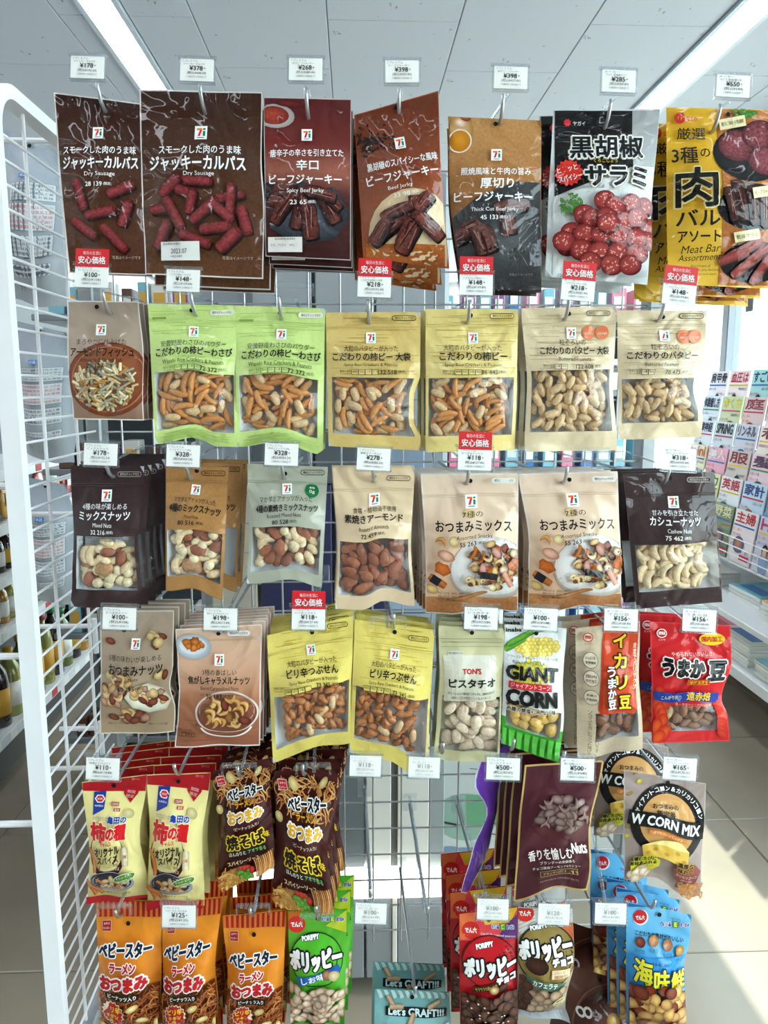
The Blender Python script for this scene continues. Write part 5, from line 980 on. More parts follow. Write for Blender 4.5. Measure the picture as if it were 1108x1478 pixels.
# ---------------------------------------------------------------- row 5
RED = 'a81620'
def d_kaki(p):
    p.box(112, 1118, 216, 1141, RED); p.t('開け口', 196, 1124, 11, 3, 'd98a84', 0); p.poly([(136, 1142), (154, 1140), (152, 1164), (134, 1173)], '20388c')
    h = [(145 + 8 * math.cos(math.radians(60 * i)), 1151 + 6 * math.sin(math.radians(60 * i))) for i in range(6)]; p.poly(h, WH); p.poly([((x - 145) * .78 + 145, (y - 1151) * .78 + 1151) for x, y in h], 'c8242c'); p.t('亀田製菓', 145, 1151, 8, 2.6, WH, .02); p.t('KAMEDA', 144, 1160, 13, 2.4, WH, .02)
    for dx in (-4, 4): p.ell(191 + dx, 1141, 7, 7, RED)
    p.poly([(181, 1144), (201, 1144), (192, 1156)], RED); p.t('期間', 191, 1141, 12, 4.5, 'f0b0b0', .02, 8); p.t('限定', 190, 1147, 12, 4.5, 'f0b0b0', .02, 8)
    p.rect(169, 1157, 12, 5, 'a83a2a'); p.t('CHUMS', 169, 1157, 10, 3.2, WH, .02); p.rect(173, 1164, 10, 4, 'b8402c'); p.t('監修', 173, 1164, 7, 3, WH, .02)
    p.ell(193, 1169, 9, 6, 'dcd3a4', 'b8a86a', 20)
    p.t('いつでもカリッと!', 147, 1175, 24, 5, '26469c', .02, -3); p.t('亀田の', 175, 1176, 31, 9, '20388c', .06, 0, (('e9f0f0', .08),))
    p.ell(159, 1224, 31, 31, '46181c', n=34); p.ell(159, 1219, 28, 27, 'e6d890', n=30); p.t('ORIGINAL SPICE', 164, 1243, 34, 4, 'e9dcc0', .03, -4)
    p.t('柿', 145, 1193, 29, 27, 'd01c20', .07, 2, (('f6e9c4', .06),)); p.t('の', 167, 1193, 16, 16, 'd01c20', .07, 0, (('f6e9c4', .06),)); p.t('種', 183, 1191, 19, 22, 'd01c20', .07, 0, (('f6e9c4', .06),))
    p.t('チャムス', 160, 1206, 21, 6, 'c82420', .04, -6); p.t('オリジナル', 161, 1217, 44, 12, '26201a', .05, -9); p.t('スパイス', 163, 1228, 35, 10, '26201a', .05, -6); p.t('風味', 176, 1235, 9, 4, '26201a', .03, -6)
    p.rect(161, 1236, 15, 6, 'b3a36a'); p.cap(192, 1224, 26, 11, 90, 'd9cfae', '9a7c54'); p.t('3種', 192, 1224, 6, 5, 'b02020')
    p.ell(166, 1262, 34, 18, 'b9bcc2', '8a8d94', n=28); p.ell(166, 1260, 31, 15, '33303a', '24222a', n=28); p.scat([('cres', 9, 'd08a4a', '8c4a1c'), ('oval', 7, 'dcc79c', 'a88454')], 144, 1254, 194, 1272, 9, 3, True)
    p.ell(188, 1253, 17, 6.5, 'e0e6c8', rot=-14); p.ell(188, 1253, 16, 5.6, '4a7a24', rot=-14); p.t('ガーリック・オニオン', 188, 1251, 24, 4, 'f0f2dc', .02, -14); p.t('柚子胡椒味入り', 188, 1256, 22, 3, 'f0f2dc', .02, -14)
    for c in [(137, 1230, 34, 8, 66), (135, 1272, 28, 8, 50), (142, 1274, 26, 7, 35)]: p.cap(*c, 'cc7a3a', '8a3f18', .1, .5)
    p.t('写真はイメージです', 172, 1281, 40, 3, K, 0, -2); p.box(112, 1287, 216, 1302, RED)
def noodle(p, x0, y0, x1, y1, n, cs, seed=1, sz=9):
    r = random.Random(seed); p.rnd = r
    for _ in range(n): c = r.choice(cs); p.cap(r.uniform(x0, x1), r.uniform(y0, y1), r.uniform(1.2, 2.8) * sz, r.uniform(1.6, 2.4), r.uniform(0, 180), *c, .05, r.uniform(-3, 3))
NO = [('d99a5a', '8a4a1c'), ('c8803c', '6d3412'), ('e2b274', 'a0622c')]
def d_yaki(p):
    noodle(p, 309, 1112, 392, 1150, 110, NO, 3); p.ell(334, 1118, 9, 6, 'e0cf96', 'b39a5a', 60); p.ell(316, 1162, 6, 6.5, 'e0cf96', 'b39a5a'); p.ell(374, 1108, 8, 4, 'e0cf96', 'b39a5a', -60)
    p.rect(320, 1122, 12, 13, 'f0e6e0', rot=-10); p.rect(320, 1122, 11, 12, 'b01c24', rot=-10); p.t('おやつ', 320, 1120, 8, 3, WH, .02, -10); p.t('カンパニー', 320, 1125, 9, 3, WH, .02, -10)
    p.t('ベビースター', 355, 1136, 56, 15, '16181c', .06, -14, (('f2f2f0', .09),)); p.t('ラーメン', 355, 1149, 29, 9, 'd9961e', .05, -14, (('2c1410', .07),)); p.t('おつまみ', 357, 1164, 54, 16, 'd9a024', .07, -12, (('f4f0e6', .1),))
    p.t('\\ピーナッツ入り/', 359, 1179, 38, 5, 'e6d9c4', .02, -10); p.t('焼そば', 357, 1199, 56, 21, '1c100c', .05, -10, (('e6c42c', .09),)); p.t('味', 388, 1192, 8, 8, 'e6c42c', .03, -10)
    p.rect(360, 1214, 58, 8, '141210', rot=-11); p.t('ほんのりと', 346, 1217, 25, 6, 'ece4d4', .02, -11); p.t('アオサ香る', 374, 1212, 26, 6, '8ac06a', .02, -11); p.t('スパイシーソース', 354, 1230, 46, 8, 'e2c69c', .03, -12)
    p.ell(342, 1260, 28, 17, 'd9b05a', '9c5c24', -24, tex=.3); noodle(p, 322, 1248, 368, 1276, 60, [('ecc87a', 'b0742c'), ('d9a04a', '8a4a1c')], 5, 7); p.scat([('lump', 4, '6fae3c', '3a7a24')], 345, 1246, 368, 1258, 5, 4, True); p.scat([('lump', 5, 'd8422c', '9c1c18')], 346, 1237, 368, 1246, 6, 4, True)
    for i in range(12): p.cap(372 + i * 2.4, 1242 - i * 1.4, 34, 2.2, 84 + i, NO[i % 3][0], NO[i % 3][1], bend=1)
    p.rect(320, 1262, 16, 1.5, '8a1c1c', rot=-30)
QY = [(307, 1112), (392, 1093), (398, 1242), (317, 1284)]
def d_brandy(p):
    p.ell(812, 1187, 46, 22, '47151c', '4f1e27', n=26); p.scat([('oval', 9, '8f756e', '4c3230'), ('cash', 9, '8c726a', '4c3230')], 776, 1147, 850, 1196, 10, 7, True)
    p.t('香りを愉しむ', 793, 1229, 62, 17, 'ece4dc', .02, -4); p.t('Nuts', 836, 1219, 24, 17, 'ece4dc', .03, -4); p.t('ブランデーの余韻香る', 802, 1241, 50, 5, 'e6dcd0', .02, -4); p.t('チョコ風味アーモンド&カシュー', 801, 1249, 68, 5, 'e6dcd0', .02, -4)
    p.rect(804, 1259, 54, 10, 'b8975a', rot=-5); p.rect(804, 1259, 52.5, 8.5, '461a22', rot=-5); p.t('ブランデーパウダー使用', 804, 1259, 47, 5.5, 'd9bc7c', .02, -5); p.t('ALMOND & CASHEW NUTS', 804, 1272, 56, 2.6, 'a88c7c', 0, -4)
def d_corn(p):
    for i in range(26):
        a = p.rnd.uniform(903, 1012), p.rnd.uniform(1114, 1280); k = p.rnd.random() < .5
        if abs(a[0] - 962) < 50 and abs(a[1] - 1190) < 54: continue
        p.ell(*a, 5, 3.8 if k else 2.4, 'd9c86a' if k else 'b89a4a', 'a8923a' if k else '7a6030', -30, 10)
    p.ell(962, 1184, 54, 54, '1a1718', n=44); p.ell(961, 1186, 40, 41, 'd5a468', 'cf9a5c', n=40)
    for i, ch in enumerate('ジャイアントコーン&カリカリコーン'): a = math.radians(-168 + i * 156 / 16); p.t(ch, 962 + 47 * math.cos(a), 1184 + 47 * math.sin(a), 6, 6.4, WH, .03, math.degrees(a) + 90)
    p.t('おつまみの', 957, 1161, 38, 7, K, .04, 2); p.t('新定番', 957, 1171, 28, 8.5, K, .04, 3); p.poly([(922, 1216), (976, 1206), (990, 1220), (988, 1242), (924, 1234)], 'd9b24a'); p.poly([(922, 1216), (976, 1206), (990, 1220)], 'ecd486')
    for x, y in [(940, 1224), (956, 1230), (972, 1224), (930, 1228), (982, 1234)]: p.ell(x, y, 4, 3, 'b8862c', 'c89a3a')
    p.poly([(906, 1164), (1012, 1182), (1011, 1206), (903, 1185)], '141416'); p.t('W CORN MIX', 957, 1184, 99, 15, WH, .04, 9.5); p.rect(958, 1201, 52, 7, 'cf7a30', rot=8); p.t('ダブルコーンミックス', 958, 1201, 42, 4.5, 'f4e6d4', .02, 8)
    p.burst(927, 1247, 21, 'd6cf2e', 8, .95, .75); p.t('噛むたびに', 926, 1236, 30, 7, K, .06, 6, (('e9e23a', .07),)); p.t('旨味あふれる', 924, 1243, 36, 7, K, .06, 6, (('e9e23a', .07),)); p.t('ジャイアント', 927, 1250, 24, 5, K, .02, 8); p.t('コーン', 924, 1256, 13, 4.5, K, .02, 8)
    p.poly([(966, 1252), (972, 1236), (998, 1238), (1008, 1252), (1000, 1268), (974, 1266)], '8a4440'); p.t('濃厚な', 984, 1239, 26, 8, K, .06, 4, (('e0a83a', .08),)); p.t('味わい', 984, 1247, 25, 8, K, .06, 4, (('e0a83a', .08),)); p.t('カリカリコーン', 986, 1256, 32, 4.5, 'f0dcd0', .02, 6); p.t('(チーズ)', 986, 1262, 16, 4, 'f0dcd0', .02, 6)
    p.scat([('lump', 8, 'e3d3bc', 'a88a6a')], 902, 1250, 930, 1266, 9, 2, True); noodle(p, 976, 1268, 1008, 1288, 40, [('d98a4a', '9c5220'), ('e0a266', 'b06c34')], 6, 5)
QK = [(118, 1129), (212, 1118), (216, 1292), (128, 1300)]
KC = [(.003, .025, .001), (.006, .05, .0), (.012, .075, .002), (.008, .1, 0)]
KW = dict(D=.014, copies=KC, cat='rice cracker pack', top=.1, bot=.95, hole=(.5, .05), wr=.0015)
bag('rice_cracker_pack', 'slim cream and red rice cracker pack with a bowl picture, under the ¥110 card', QK, d_kaki, 'e8da92', seed=30, short='left cream and red rice cracker', R=[(0, 0), (.5, -12), (1, 0)], L=[(0, 0), (.5, 5), (1, 0)], **KW)
bag('rice_cracker_pack', 'slim cream and red rice cracker pack, second from the wire side panel', [(212, 1118), (304, 1115), (295, 1306), (213, 1310)], d_kaki, 'e8da92', ref=QK, seed=31, short='second cream and red rice cracker', R=[(0, 0), (.5, -8), (1, 0)], L=[(0, 0), (.4, 3), (1, 0)], B=[(0, 0), (.45, -7), (1, 0)], **KW)
bag('noodle_snack_pack', 'dark brown fried noodle snack pack leaning left, with black and yellow lettering', QY, d_yaki, '431a18', seed=32, D=.012, copies=stack(3, .028, .003), short='leaning dark brown noodle snack', L=[(0, 0), (.3, 3), (1, 0)], R=[(0, 0), (.3, -4), (1, 0)], wr=.0015)
bag('noodle_snack_pack', 'dark brown fried noodle snack pack hanging straight beside the empty grid', [(395, 1113), (488, 1110), (482, 1311), (393, 1302)], d_yaki, '431a18', ref=QY, seed=33, D=.014, copies=[(.004, .03, 0), (.008, .055, .002), (.014, .08, .01)], short='straight dark brown noodle snack', L=[(0, 0), (.4, 4), (1, 0)], R=[(0, 0), (.55, -12), (1, 0)], wr=.0015)
bag('chocolate_nut_pack', 'maroon chocolate nut pack with gold edges and white lettering', [(757, 1104), (871, 1097), (847, 1284), (741, 1303)], d_brandy, '4c1e28', seed=34, rim=('c9a764', 2.6), D=.012, copies=[(-.006, .03, .002), (-.010, .055, .0), (-.014, .08, 0)], short='maroon chocolate nut', cat='chocolate nut pack', R=[(0, 0), (.5, -6), (.9, 2), (1, 0)], L=[(0, 0), (.5, -2), (1, 0)], B=[(0, 0), (.5, -12), (1, 0)], hole=(.5, .03))
bag('corn_pack', 'mauve corn mix pack with a black ring, orange disc and black banner', [(900, 1111), (1019, 1131), (1010, 1293), (900, 1269)], d_corn, 'a08f88', seed=35, D=.010, rim=('b8aca6', 1.2), copies=[(-.012, .10, .005), (-.02, .13, .005)], short='mauve corn mix', cat='corn snack pack', hole=(.52, .04), B=[(0, 0), (.4, -12), (.8, 6), (1, 0)], top=.08)
# purple pouch turned almost edge-on
def d_purple(p): p.scat([('cash', 10, 'c9a070', '7a5030')], 752, 1150, 790, 1210, 12, 3)
bag('nut_pouch', 'purple nut pouch turned almost edge-on beside the ¥500 card', [(704, 1062), (742, 1072), (676, 1290), (665, 1288)], None, [(0, '6a3a9c'), (.5, '5a2e88'), (1, '4c2678')], seed=36, D=0, wr=0, dY=(0, .05, .04, 0), rim=('b9b4c4', 1.0), L=[(0, 0), (.28, -4), (.49, 9), (.73, 3), (1, 0)], R=[(0, 0), (.28, -1), (.49, 3), (.73, 5), (1, 0)], Y=.98, cat='nut pouch', copies=())
# ---------------------------------------------------------------- row 6
def d_star(p):
    p.box(136, 1298, 236, 1322, 'a01c1c')
    for i in range(13): p.rect(141 + i * 7.8, 1310, 3.6, 24, 'cf6a24')
    p.rect(155, 1333, 13, 15, 'e6c9a8'); p.rect(155, 1333, 12, 14, 'a01c24'); p.t('おやつ', 155, 1330, 8, 3.4, WH, .02); p.t('カンパニー', 155, 1336, 10, 3.4, WH, .02)
    p.box(136, 1412, 236, 1480, '7a3a18', '66300f', tex=.4); noodle(p, 146, 1414, 230, 1474, 230, [('c8743a', '7a3412'), ('a85a28', '5c280e'), ('d98a4c', '96501e')], 7, 8)
    p.burst(171, 1439, 18, 'f0d9c0', 16, .84); p.burst(171, 1439, 16.5, 'b01c1e', 16, .84); p.t('ピリ辛', 171, 1433, 24, 9, 'ecc42c', .05, -6); p.t('チキン', 171, 1442, 20, 6, 'ecc42c', .04, -10); p.t('味', 170, 1449, 6, 6, 'ecc42c', .04); p.cap(180, 1452, 20, 3, -55, 'e04a3a', '9c1c14'); p.cap(184, 1450, 14, 3, -110, 'e04a3a', '9c1c14')
    for x, y, r in [(199, 1429, -20), (212, 1450, 15), (156, 1466, 40), (231, 1462, 80)]: p.ell(x, y, 8.5, 4.6, 'ead9a0', 'b8964e', r)
    p.t('ベビースター', 187, 1353, 76, 18, '1a2238', .07, -3, (('f2f2f0', .09),)); p.t('ラーメン', 185, 1374, 38, 13, 'b81c20', .07, -3, (('f2f2f0', .08),)); p.t('おつまみ', 186, 1394, 68, 21, 'b81c20', .09, -3, (('f4f0ea', .1),)); p.rect(185, 1412, 48, 9, '16120f'); p.t('ピーナッツ入り', 185, 1412, 41, 6, 'f0e6dc', .03)
    p.box(136, 1470, 236, 1494, 'a01c1c')
    for i in range(13): p.rect(141 + i * 7.8, 1482, 3.6, 24, 'cf6a24')
def porippy(p, ox, oy, sub=None, choco=True):
    """word block centred on (ox, oy)"""
    o = (('151515', .11),) if choco else (('151515', .08),)
    p.t('PORIPPY', ox - 8, oy - 27, 25, 7, WH, .07, -10, (('151515', .1),)); p.t('ポリッピー', ox, oy, 76, 28, 'f2f2f0', .075, -6, (('151515', .09),))
    if sub: p.t(sub, ox + 22, oy + 16, 30, 12, 'f2f2f0', .1, -4, (('151515', .09),))
def denroku(p, x, y): p.ell(x, y, 13, 12, 'c8281e'); p.t('でん六', x, y, 17, 8, WH, .05)
def ebadge(p, x, y, w=30): p.t('もう1品', x - w * .36, y, w * .36, 6, '1c2c8c', .05, 0, (('f2f2f0', .1),)); p.rect(x, y, 7, 9, '4a9c3a'); p.t('E', x, y, 4, 6, 'e8e23a', .05); p.t('おつまみ', x + w * .36, y, w * .36, 6, '1c2c8c', .05, 0, (('f2f2f0', .1),))
def d_shio(p):
    p.box(415, 1312, 502, 1330, '4aa42a', '5cb02c'); p.poly([(415, 1312), (436, 1312), (424, 1336), (416, 1340)], 'c8641e'); p.poly([(470, 1335), (501, 1312), (501, 1345)], 'b8c42c'); denroku(p, 428, 1333); ebadge(p, 480, 1325)
    p.ell(457, 1378, 38, 36, '1c2418', n=36); p.ell(457, 1378, 36.5, 34.5, '4fae2a', n=36); porippy(p, 456, 1376)
    p.poly([(432, 1407), (428, 1400), (470, 1391), (488, 1382), (492, 1390), (474, 1400), (436, 1410), (430, 1414)], '1c58a8'); p.t('しお味', 452, 1401, 34, 10, 'e9f2f4', .04, -12); p.t('あとひくおいしさ', 458, 1410, 26, 4, K, .02, -8)
    p.ell(472, 1396, 7, 7, 'c08a6a', '7a4a34'); p.ell(482, 1397, 8, 7, 'e0cfa8', 'b39a6a')
    p.scat([('oval', 8.5, 'e0cdb0', 'a8876a'), ('ball', 6.5, 'e2d0b4', '9c6a5a')], 422, 1420, 496, 1466, 9.5, 4); p.rect(457, 1476, 80, 12, '3c8c24')
def d_choco(p):
    p.poly([(660, 1317), (748, 1308), (748, 1352), (662, 1356)], 'd8404c'); p.poly([(690, 1312), (748, 1308), (736, 1330), (700, 1334)], 'd9b22c'); p.poly([(735, 1328), (748, 1318), (748, 1352), (716, 1352)], '5a2c6c'); p.poly([(662, 1317), (690, 1313), (676, 1352), (662, 1356)], 'd86a3c')
    denroku(p, 679, 1341); ebadge(p, 725, 1336); p.t('Carefully roasted peanuts', 718, 1347, 50, 4, 'f0e0d0', .02, 4)
    p.ell(705, 1382, 40, 36, '5a0c14', n=36); p.ell(705, 1382, 38, 34, 'b81820', n=36); porippy(p, 706, 1386, 'チョコ'); p.poly([(680, 1424), (682, 1416), (714, 1402), (718, 1408), (690, 1420)], '2c1a10'); p.t('サクサクの軽い食感', 699, 1413, 32, 5, 'e0c25a', .02, -20)
    p.ell(710, 1414, 7.5, 6, 'e6d290', '7a4a24'); p.ell(724, 1414, 7.5, 6, '5c3020', '2a120c')
    p.box(664, 1428, 745, 1486, '2c1410'); p.scat([('ball', 8, '6d4434', '24100c')], 668, 1428, 742, 1484, 10.5, 5)
    for k in range(16): p.ell(672 + p.rnd.uniform(0, 66), 1432 + p.rnd.uniform(0, 44), 1.4, 1.1, 'f0dcd0')
def d_latte(p):
    p.poly([(747, 1311), (826, 1311), (824, 1345), (748, 1345)], 'c8c8c4')
    for i in range(6): p.rect(760, 1314 + i * 5, 26, .8, 'a08c6a', rot=-24, st=30)
    p.poly([(800, 1340), (826, 1330), (824, 1375)], 'c8643a'); denroku(p, 757, 1317); p.ell(786, 1372, 42, 42, '2c2014', n=36); p.ell(786, 1372, 40, 40, '9c8448', '86703a', n=36); porippy(p, 784, 1362, 'チョコ')
    p.ell(771, 1384, 15, 12, '4c2416', '24100c', 0, tex=.5); p.rect(803, 1394, 27, 13, 'b8743c'); p.rect(803, 1394, 25.5, 11.5, 'ead6ac'); p.t('コロンビア', 803, 1391, 22, 4.4, '9c5a2c', .02); p.t('珈琲豆', 803, 1397, 20, 4.8, '9c5a2c', .02)
    p.poly([(756, 1399), (780, 1404), (812, 1406), (806, 1418), (780, 1414), (758, 1408)], '4a6a54'); p.t('カフェラテ', 782, 1408, 34, 7, WH, .03, 4)
    p.box(747, 1418, 812, 1448, 'b39c86', '9a8068'); p.scat([('ball', 8, 'c0a488', '7a5c44')], 752, 1420, 806, 1446, 10.5, 5); p.scat([('ball', 7, '5a3224', '2a140e')], 745, 1406, 757, 1450, 8, 2)
    p.ell(806, 1434, 10, 9, 'e0cf96'); p.t('期間', 806, 1430, 12, 5, K, .03); p.t('限定', 806, 1438, 12, 5, K, .03); p.box(747, 1452, 826, 1470, '8c9096', 'b0b4b8')
def d_umi(p):
    p.box(903, 1300, 997, 1308, '1c5c9c'); p.ell(924, 1323, 11, 11, 'f0e6e6'); p.ell(923, 1322, 10, 10, 'c01a20'); p.t('でん六', 923, 1323, 13, 7, WH, .04); ebadge(p, 974, 1333, 36)
    p.t('ちょこっと', 974, 1325, 14, 2.6, K, 0, 8); p.t('こだわりの素材がおいしい', 950, 1348, 70, 7, K, .03, 9)
    for i, (x, y, a, b, t) in enumerate([(922, 1355, '9c4a3a', '4c1c18', 'かに豆'), (941, 1353, 'c89468', '9c6840', 'えび豆'), (961, 1358, 'c08a64', '8c5434', 'いか豆'), (979, 1366, 'cfa05c', '8c6030', 'かつお豆')]): p.ell(x, y, 7, 7, a, b, tex=.4); p.t(t, x - 1, y + 11, 13, 4.5, K, .03, 6)
    p.box(903, 1372, 990, 1420, '2f86c4', '2a7ab8'); p.t('うみあじせん', 949, 1379, 26, 4, K, .02, 5)
    for ch, x, y in (('海', 924, 1391), ('味', 949, 1401), ('鮮', 975, 1405)): p.t(ch, x, y, 25, 34, 'e8e02c', .035, 3, (('1c3a6c', .05),))
    p.box(903, 1420, 987, 1490, '5c2a18'); p.scat([('ball', 9.5, 'd9a862', '8c5a28'), ('ball', 10, '8c3a20', '46140e'), ('lump', 10, 'dfb46c', '9a6a30')], 908, 1414, 984, 1488, 13, 8)
QB = [(138, 1299), (234, 1299), (232, 1492), (148, 1492)]; KB = dict(D=.014, cat='noodle snack pack', bot=.95, wr=.0015, hole=(.48, .16))
SC = [(.005, .03, .006), (.010, .06, .01)]
bag('noodle_snack_pack', 'orange noodle snack pack with blue and red lettering, nearest the wire side panel', QB, d_star, 'dc8626', seed=37, copies=SC, short='orange noodle snack nearest the side panel', **KB)
bag('noodle_snack_pack', 'orange noodle snack pack with blue and red lettering, below the ¥125 card', [(234, 1304), (320, 1294), (316, 1492), (236, 1496)], d_star, 'dc8626', ref=QB, seed=38, copies=SC, short='orange noodle snack under the ¥125 card', R=[(0, 0), (.5, -8), (.8, -2), (1, 0)], **KB)
bag('noodle_snack_pack', 'orange noodle snack pack tilted to the right, beside the green nut pack', [(321, 1322), (413, 1313), (406, 1492), (328, 1496)], d_star, 'dc8626', ref=[(138, 1303), (234, 1297), (236, 1490), (144, 1494)], seed=39, copies=SC, short='tilted orange noodle snack', L=[(0, 0), (.5, 4), (1, 0)], **KB)
bag('coated_nut_pack', 'bright green salted coated peanut pack with white bubble lettering', [(415, 1315), (501, 1312), (497, 1482), (420, 1484)], d_shio, [(0, '55a82c'), (1, '3f9424')], seed=40, D=.014, copies=[(.005, .03, .008), (.01, .055, .014)], short='bright green coated peanut', wr=.0015, hole=(.5, .06))
bag('coated_nut_pack', 'red chocolate coated peanut pack with white bubble lettering', [(662, 1318), (747, 1308), (746, 1492), (664, 1496)], d_choco, 'b41a22', seed=41, D=.014, copies=[(-.008, .04, .004), (-.010, .075, .008), (-.012, .12, .012)], short='red chocolate coated peanut', wr=.0015, hole=(.5, .07))
bag('coated_nut_pack', 'cream and brown latte coated peanut pack with a green ribbon', [(747, 1309), (827, 1311), (821, 1470), (746, 1458)], d_latte, [(0, 'c9c6be'), (.4, '9c8a62'), (1, 'c0b4a4')], seed=42, D=.014, copies=[(.0, .04, .006)], short='cream and brown latte peanut', wr=.0015, hole=(.5, .05), R=[(0, 0), (.5, 4), (.9, -6), (1, 0)])
bag('bean_pack', 'sky blue mixed bean snack pack with big yellow characters', [(903, 1301), (997, 1320), (986, 1496), (904, 1492)], d_umi, [(0, '6ab0d8'), (.35, '4a9ccc'), (1, '3a8cc4')], seed=43, D=.015, copies=[(-.004, .03, .002), (-.010, .055, .0), (-.012, .13, -.002)], short='sky blue bean snack', cat='bean snack pack', wr=.0015, R=[(0, 0), (.2, 0), (.4, -4), (1, 0)], hole=(.5, .04))
def d_craft(p):
    for i in range(12): p.rect(548 + i * 10, 1433, 5, 14, 'b8d0cc', rot=-20)
    p.rect(600, 1457, 88, 11, '12181c', rot=2); p.t("Let's CRAFT!!!", 600, 1457, 80, 9, 'cfe6e6', .06, 2); p.rect(563, 1482, 14, 22, '24307c'); p.t('ナッツ', 610, 1484, 74, 22, 'c02a5c', .09, 0, (('e6eef0', .08),))
    for x, y, r in [(564, 1443, 60), (572, 1450, 0), (626, 1447, -30), (592, 1466, -60)]: p.cap(x, y, 20, 7, r, 'c8a884', '8c6c4c')
bag('snack_pouch', 'metallic teal pouch with a black lettered strip, at bottom below the empty hooks', [(541, 1427), (648, 1431), (656, 1560), (538, 1560)], d_craft, [(0, '6a9c9c'), (.4, '8cc0c0'), (1, '5a9498')], seed=44, D=.015, Y=1.0, copies=[(-.002, .05, .004)], short='metallic teal', cat='snack pouch', hole=(.5, .06))
def d_bowl(p):
    p.ell(880, 1478, 60, 52, '5a2c22', '3a1a14', n=34); p.ring(880, 1478, 58, 60, '7a4a3c', 40); p.ell(880, 1465, 10, 9, 'c8a050', '8a6428'); p.ring(833, 1453, 3.4, 6.2, 'd8d4d0'); p.ring(843, 1452, 3.4, 6.2, 'd8d4d0')
bag('chocolate_pouch', 'glossy dark chocolate-brown pouch standing low between latte and blue packs', [(818, 1392), (912, 1418), (930, 1580), (806, 1580)], d_bowl, [(0, '5c3226'), (1, '3c1c16')], seed=45, D=.018, Y=1.03, L=[(0, 0), (.5, 4), (1, 0)], cat='chocolate pouch', wr=.003, copies=[(.0, .07, .025)], short='dark chocolate-brown')
# ---------------------------------------------------------------- hooks and price cards
TAGP = mat('price_card_paper', 'eeeeea', .6); REDB = mat('red_banner_card', 'd01822', .45)
_tagmesh = {}
def hook(px, py, label, tagpx=None, tilt=0):
    """prong through the hang hole at (px, py); the clear label arm ends behind the price card"""
    tip = P(px, py, .945); x, _, z = tip; t = thing('display_hook', label, 'hook', (x, GY, z), 'chrome display hooks')
    xg = x + (0.004 if px < 510 else -.004)
    MB().tube([(xg, GY - .004, z - .006), (x, 1.0, z - .007), (x, .965, z - .007), (x - .0005, .955, z - .001), (x - .001, .948, z + .009), (x - .001, .945, z + .017)], .0023, 8).build('prong', STEEL, t, smooth=True)
    MB().box(xg - .012, GY - .006, z - .018, xg + .012, GY - .001, z + .014, .002).build('back_clip', ACRYL, t)
    if tagpx is not None:
        a = P(tagpx[0], tagpx[1], .915); MB().tube([(xg, GY - .006, z + .010), ((xg + a[0]) / 2, 1.1, z + .014 + (a[2] - z) * .3), (a[0], .925, a[2] - .014)], .0026, 6, .5).build('label_arm', ACRYL, t, smooth=True)
    return t
def tagcard(cx, cy, yen, tax, label, red=False, rot=0, name1='７プレミアム', name2='', Y=.91, faint=False, w=47):
    """a clear holder with a printed card; w in photo pixels"""
    h = w * .66; t = thing('price_card', label, 'price card', P(cx, cy, Y)); c, s_ = math.cos(math.radians(rot)), math.sin(math.radians(rot))
    def Q(w, h, dy=0): return [(cx + x * c - y * s_, cy + dy + x * s_ + y * c) for x, y in ((-w / 2, -h / 2), (w / 2, -h / 2), (w / 2, h / 2), (-w / 2, h / 2))]
    def slab(q, y0, y1, name, m, lb=None):
        V = [P(x, y, y0) for x, y in q]; V += [v + [0, y1 - y0, 0] for v in V]
        return mobj(name, V, [(3, 2, 1, 0), (4, 5, 6, 7)] + [(i, (i + 1) % 4, 4 + (i + 1) % 4, 4 + i) for i in range(4)], m, t, label=lb)
    slab(Q(w + 6, h + 4, -1), Y + .0016, Y + .003, 'holder', ACRYL, 'clear plastic holder'); slab(Q(w + 4, 3, h / 2 + 1.5), Y - .003, Y + .003, 'lip', ACRYL)
    slab(Q(w + 8, 4, -h / 2 - 3), Y - .001, Y + .004, 'clip_rail', ACRYL)
    slab(Q(w, h), Y, Y + .0008, 'card', TAGP)
    p = Pr(Q(w, h)); p.z = .0003; K2 = '2c2c2e' if not faint else 'a8a8a4'; g = '6a6a6c' if not faint else 'bdbdb8'; f = w / 47
    def T(txt, dx, dy, ww, hh, cc, b): p.t(txt, cx + (dx * c - dy * s_) * f, cy + (dx * s_ + dy * c) * f, ww * f, hh * f, cc, b, rot)
    T(name1, -10, -12.5, 22, 3.2, g, 0); T(name2 or 'おつまみ 菓子', -4, -8.3, 30, 3.2, g, 0); T('¥' + yen, -1, -2.5, 19, 7, K2, .02); T('+', 11, -2.5, 3, 3, K2, .02); T('(税込¥' + tax + ')', 0, 4.6, 27, 5.2, K2, .02); T('＊消費税率８％対象商品です', 0, 10, 28, 3, g, 0)
    s = Surf(Q(w, h), Y, 0, wr=0, top=2); o = p.build('printed_price', s, CARD, t)
    if red:
        hh = h * .82; off = -h / 2 - hh / 2 + 2; q = [(x + s_ * -off * 0, y) for x, y in Q(w, hh, off)]; dx = math.tan(math.radians(-rot)) * off * -1; q = [(x - s_ * off, y) for x, y in q]
        slab(q, Y - .0008, Y - .0001, 'red_banner', REDB, 'red banner reading in white')
        p = Pr(q); p.z = .0003; ox, oy = cx - s_ * off, cy + off
        p.t('毎日の生活に', ox + s_ * hh * .27, oy - hh * .27, w * .55, hh * .2, 'f4e4e2', .02, rot); p.t('安心価格', ox - s_ * hh * .12, oy + hh * .12, w * .82, hh * .42, WH, .022, rot)
        p.build('banner_lettering', Surf(q, Y - .0008, 0, wr=0, top=2), CARD, t)
    return t
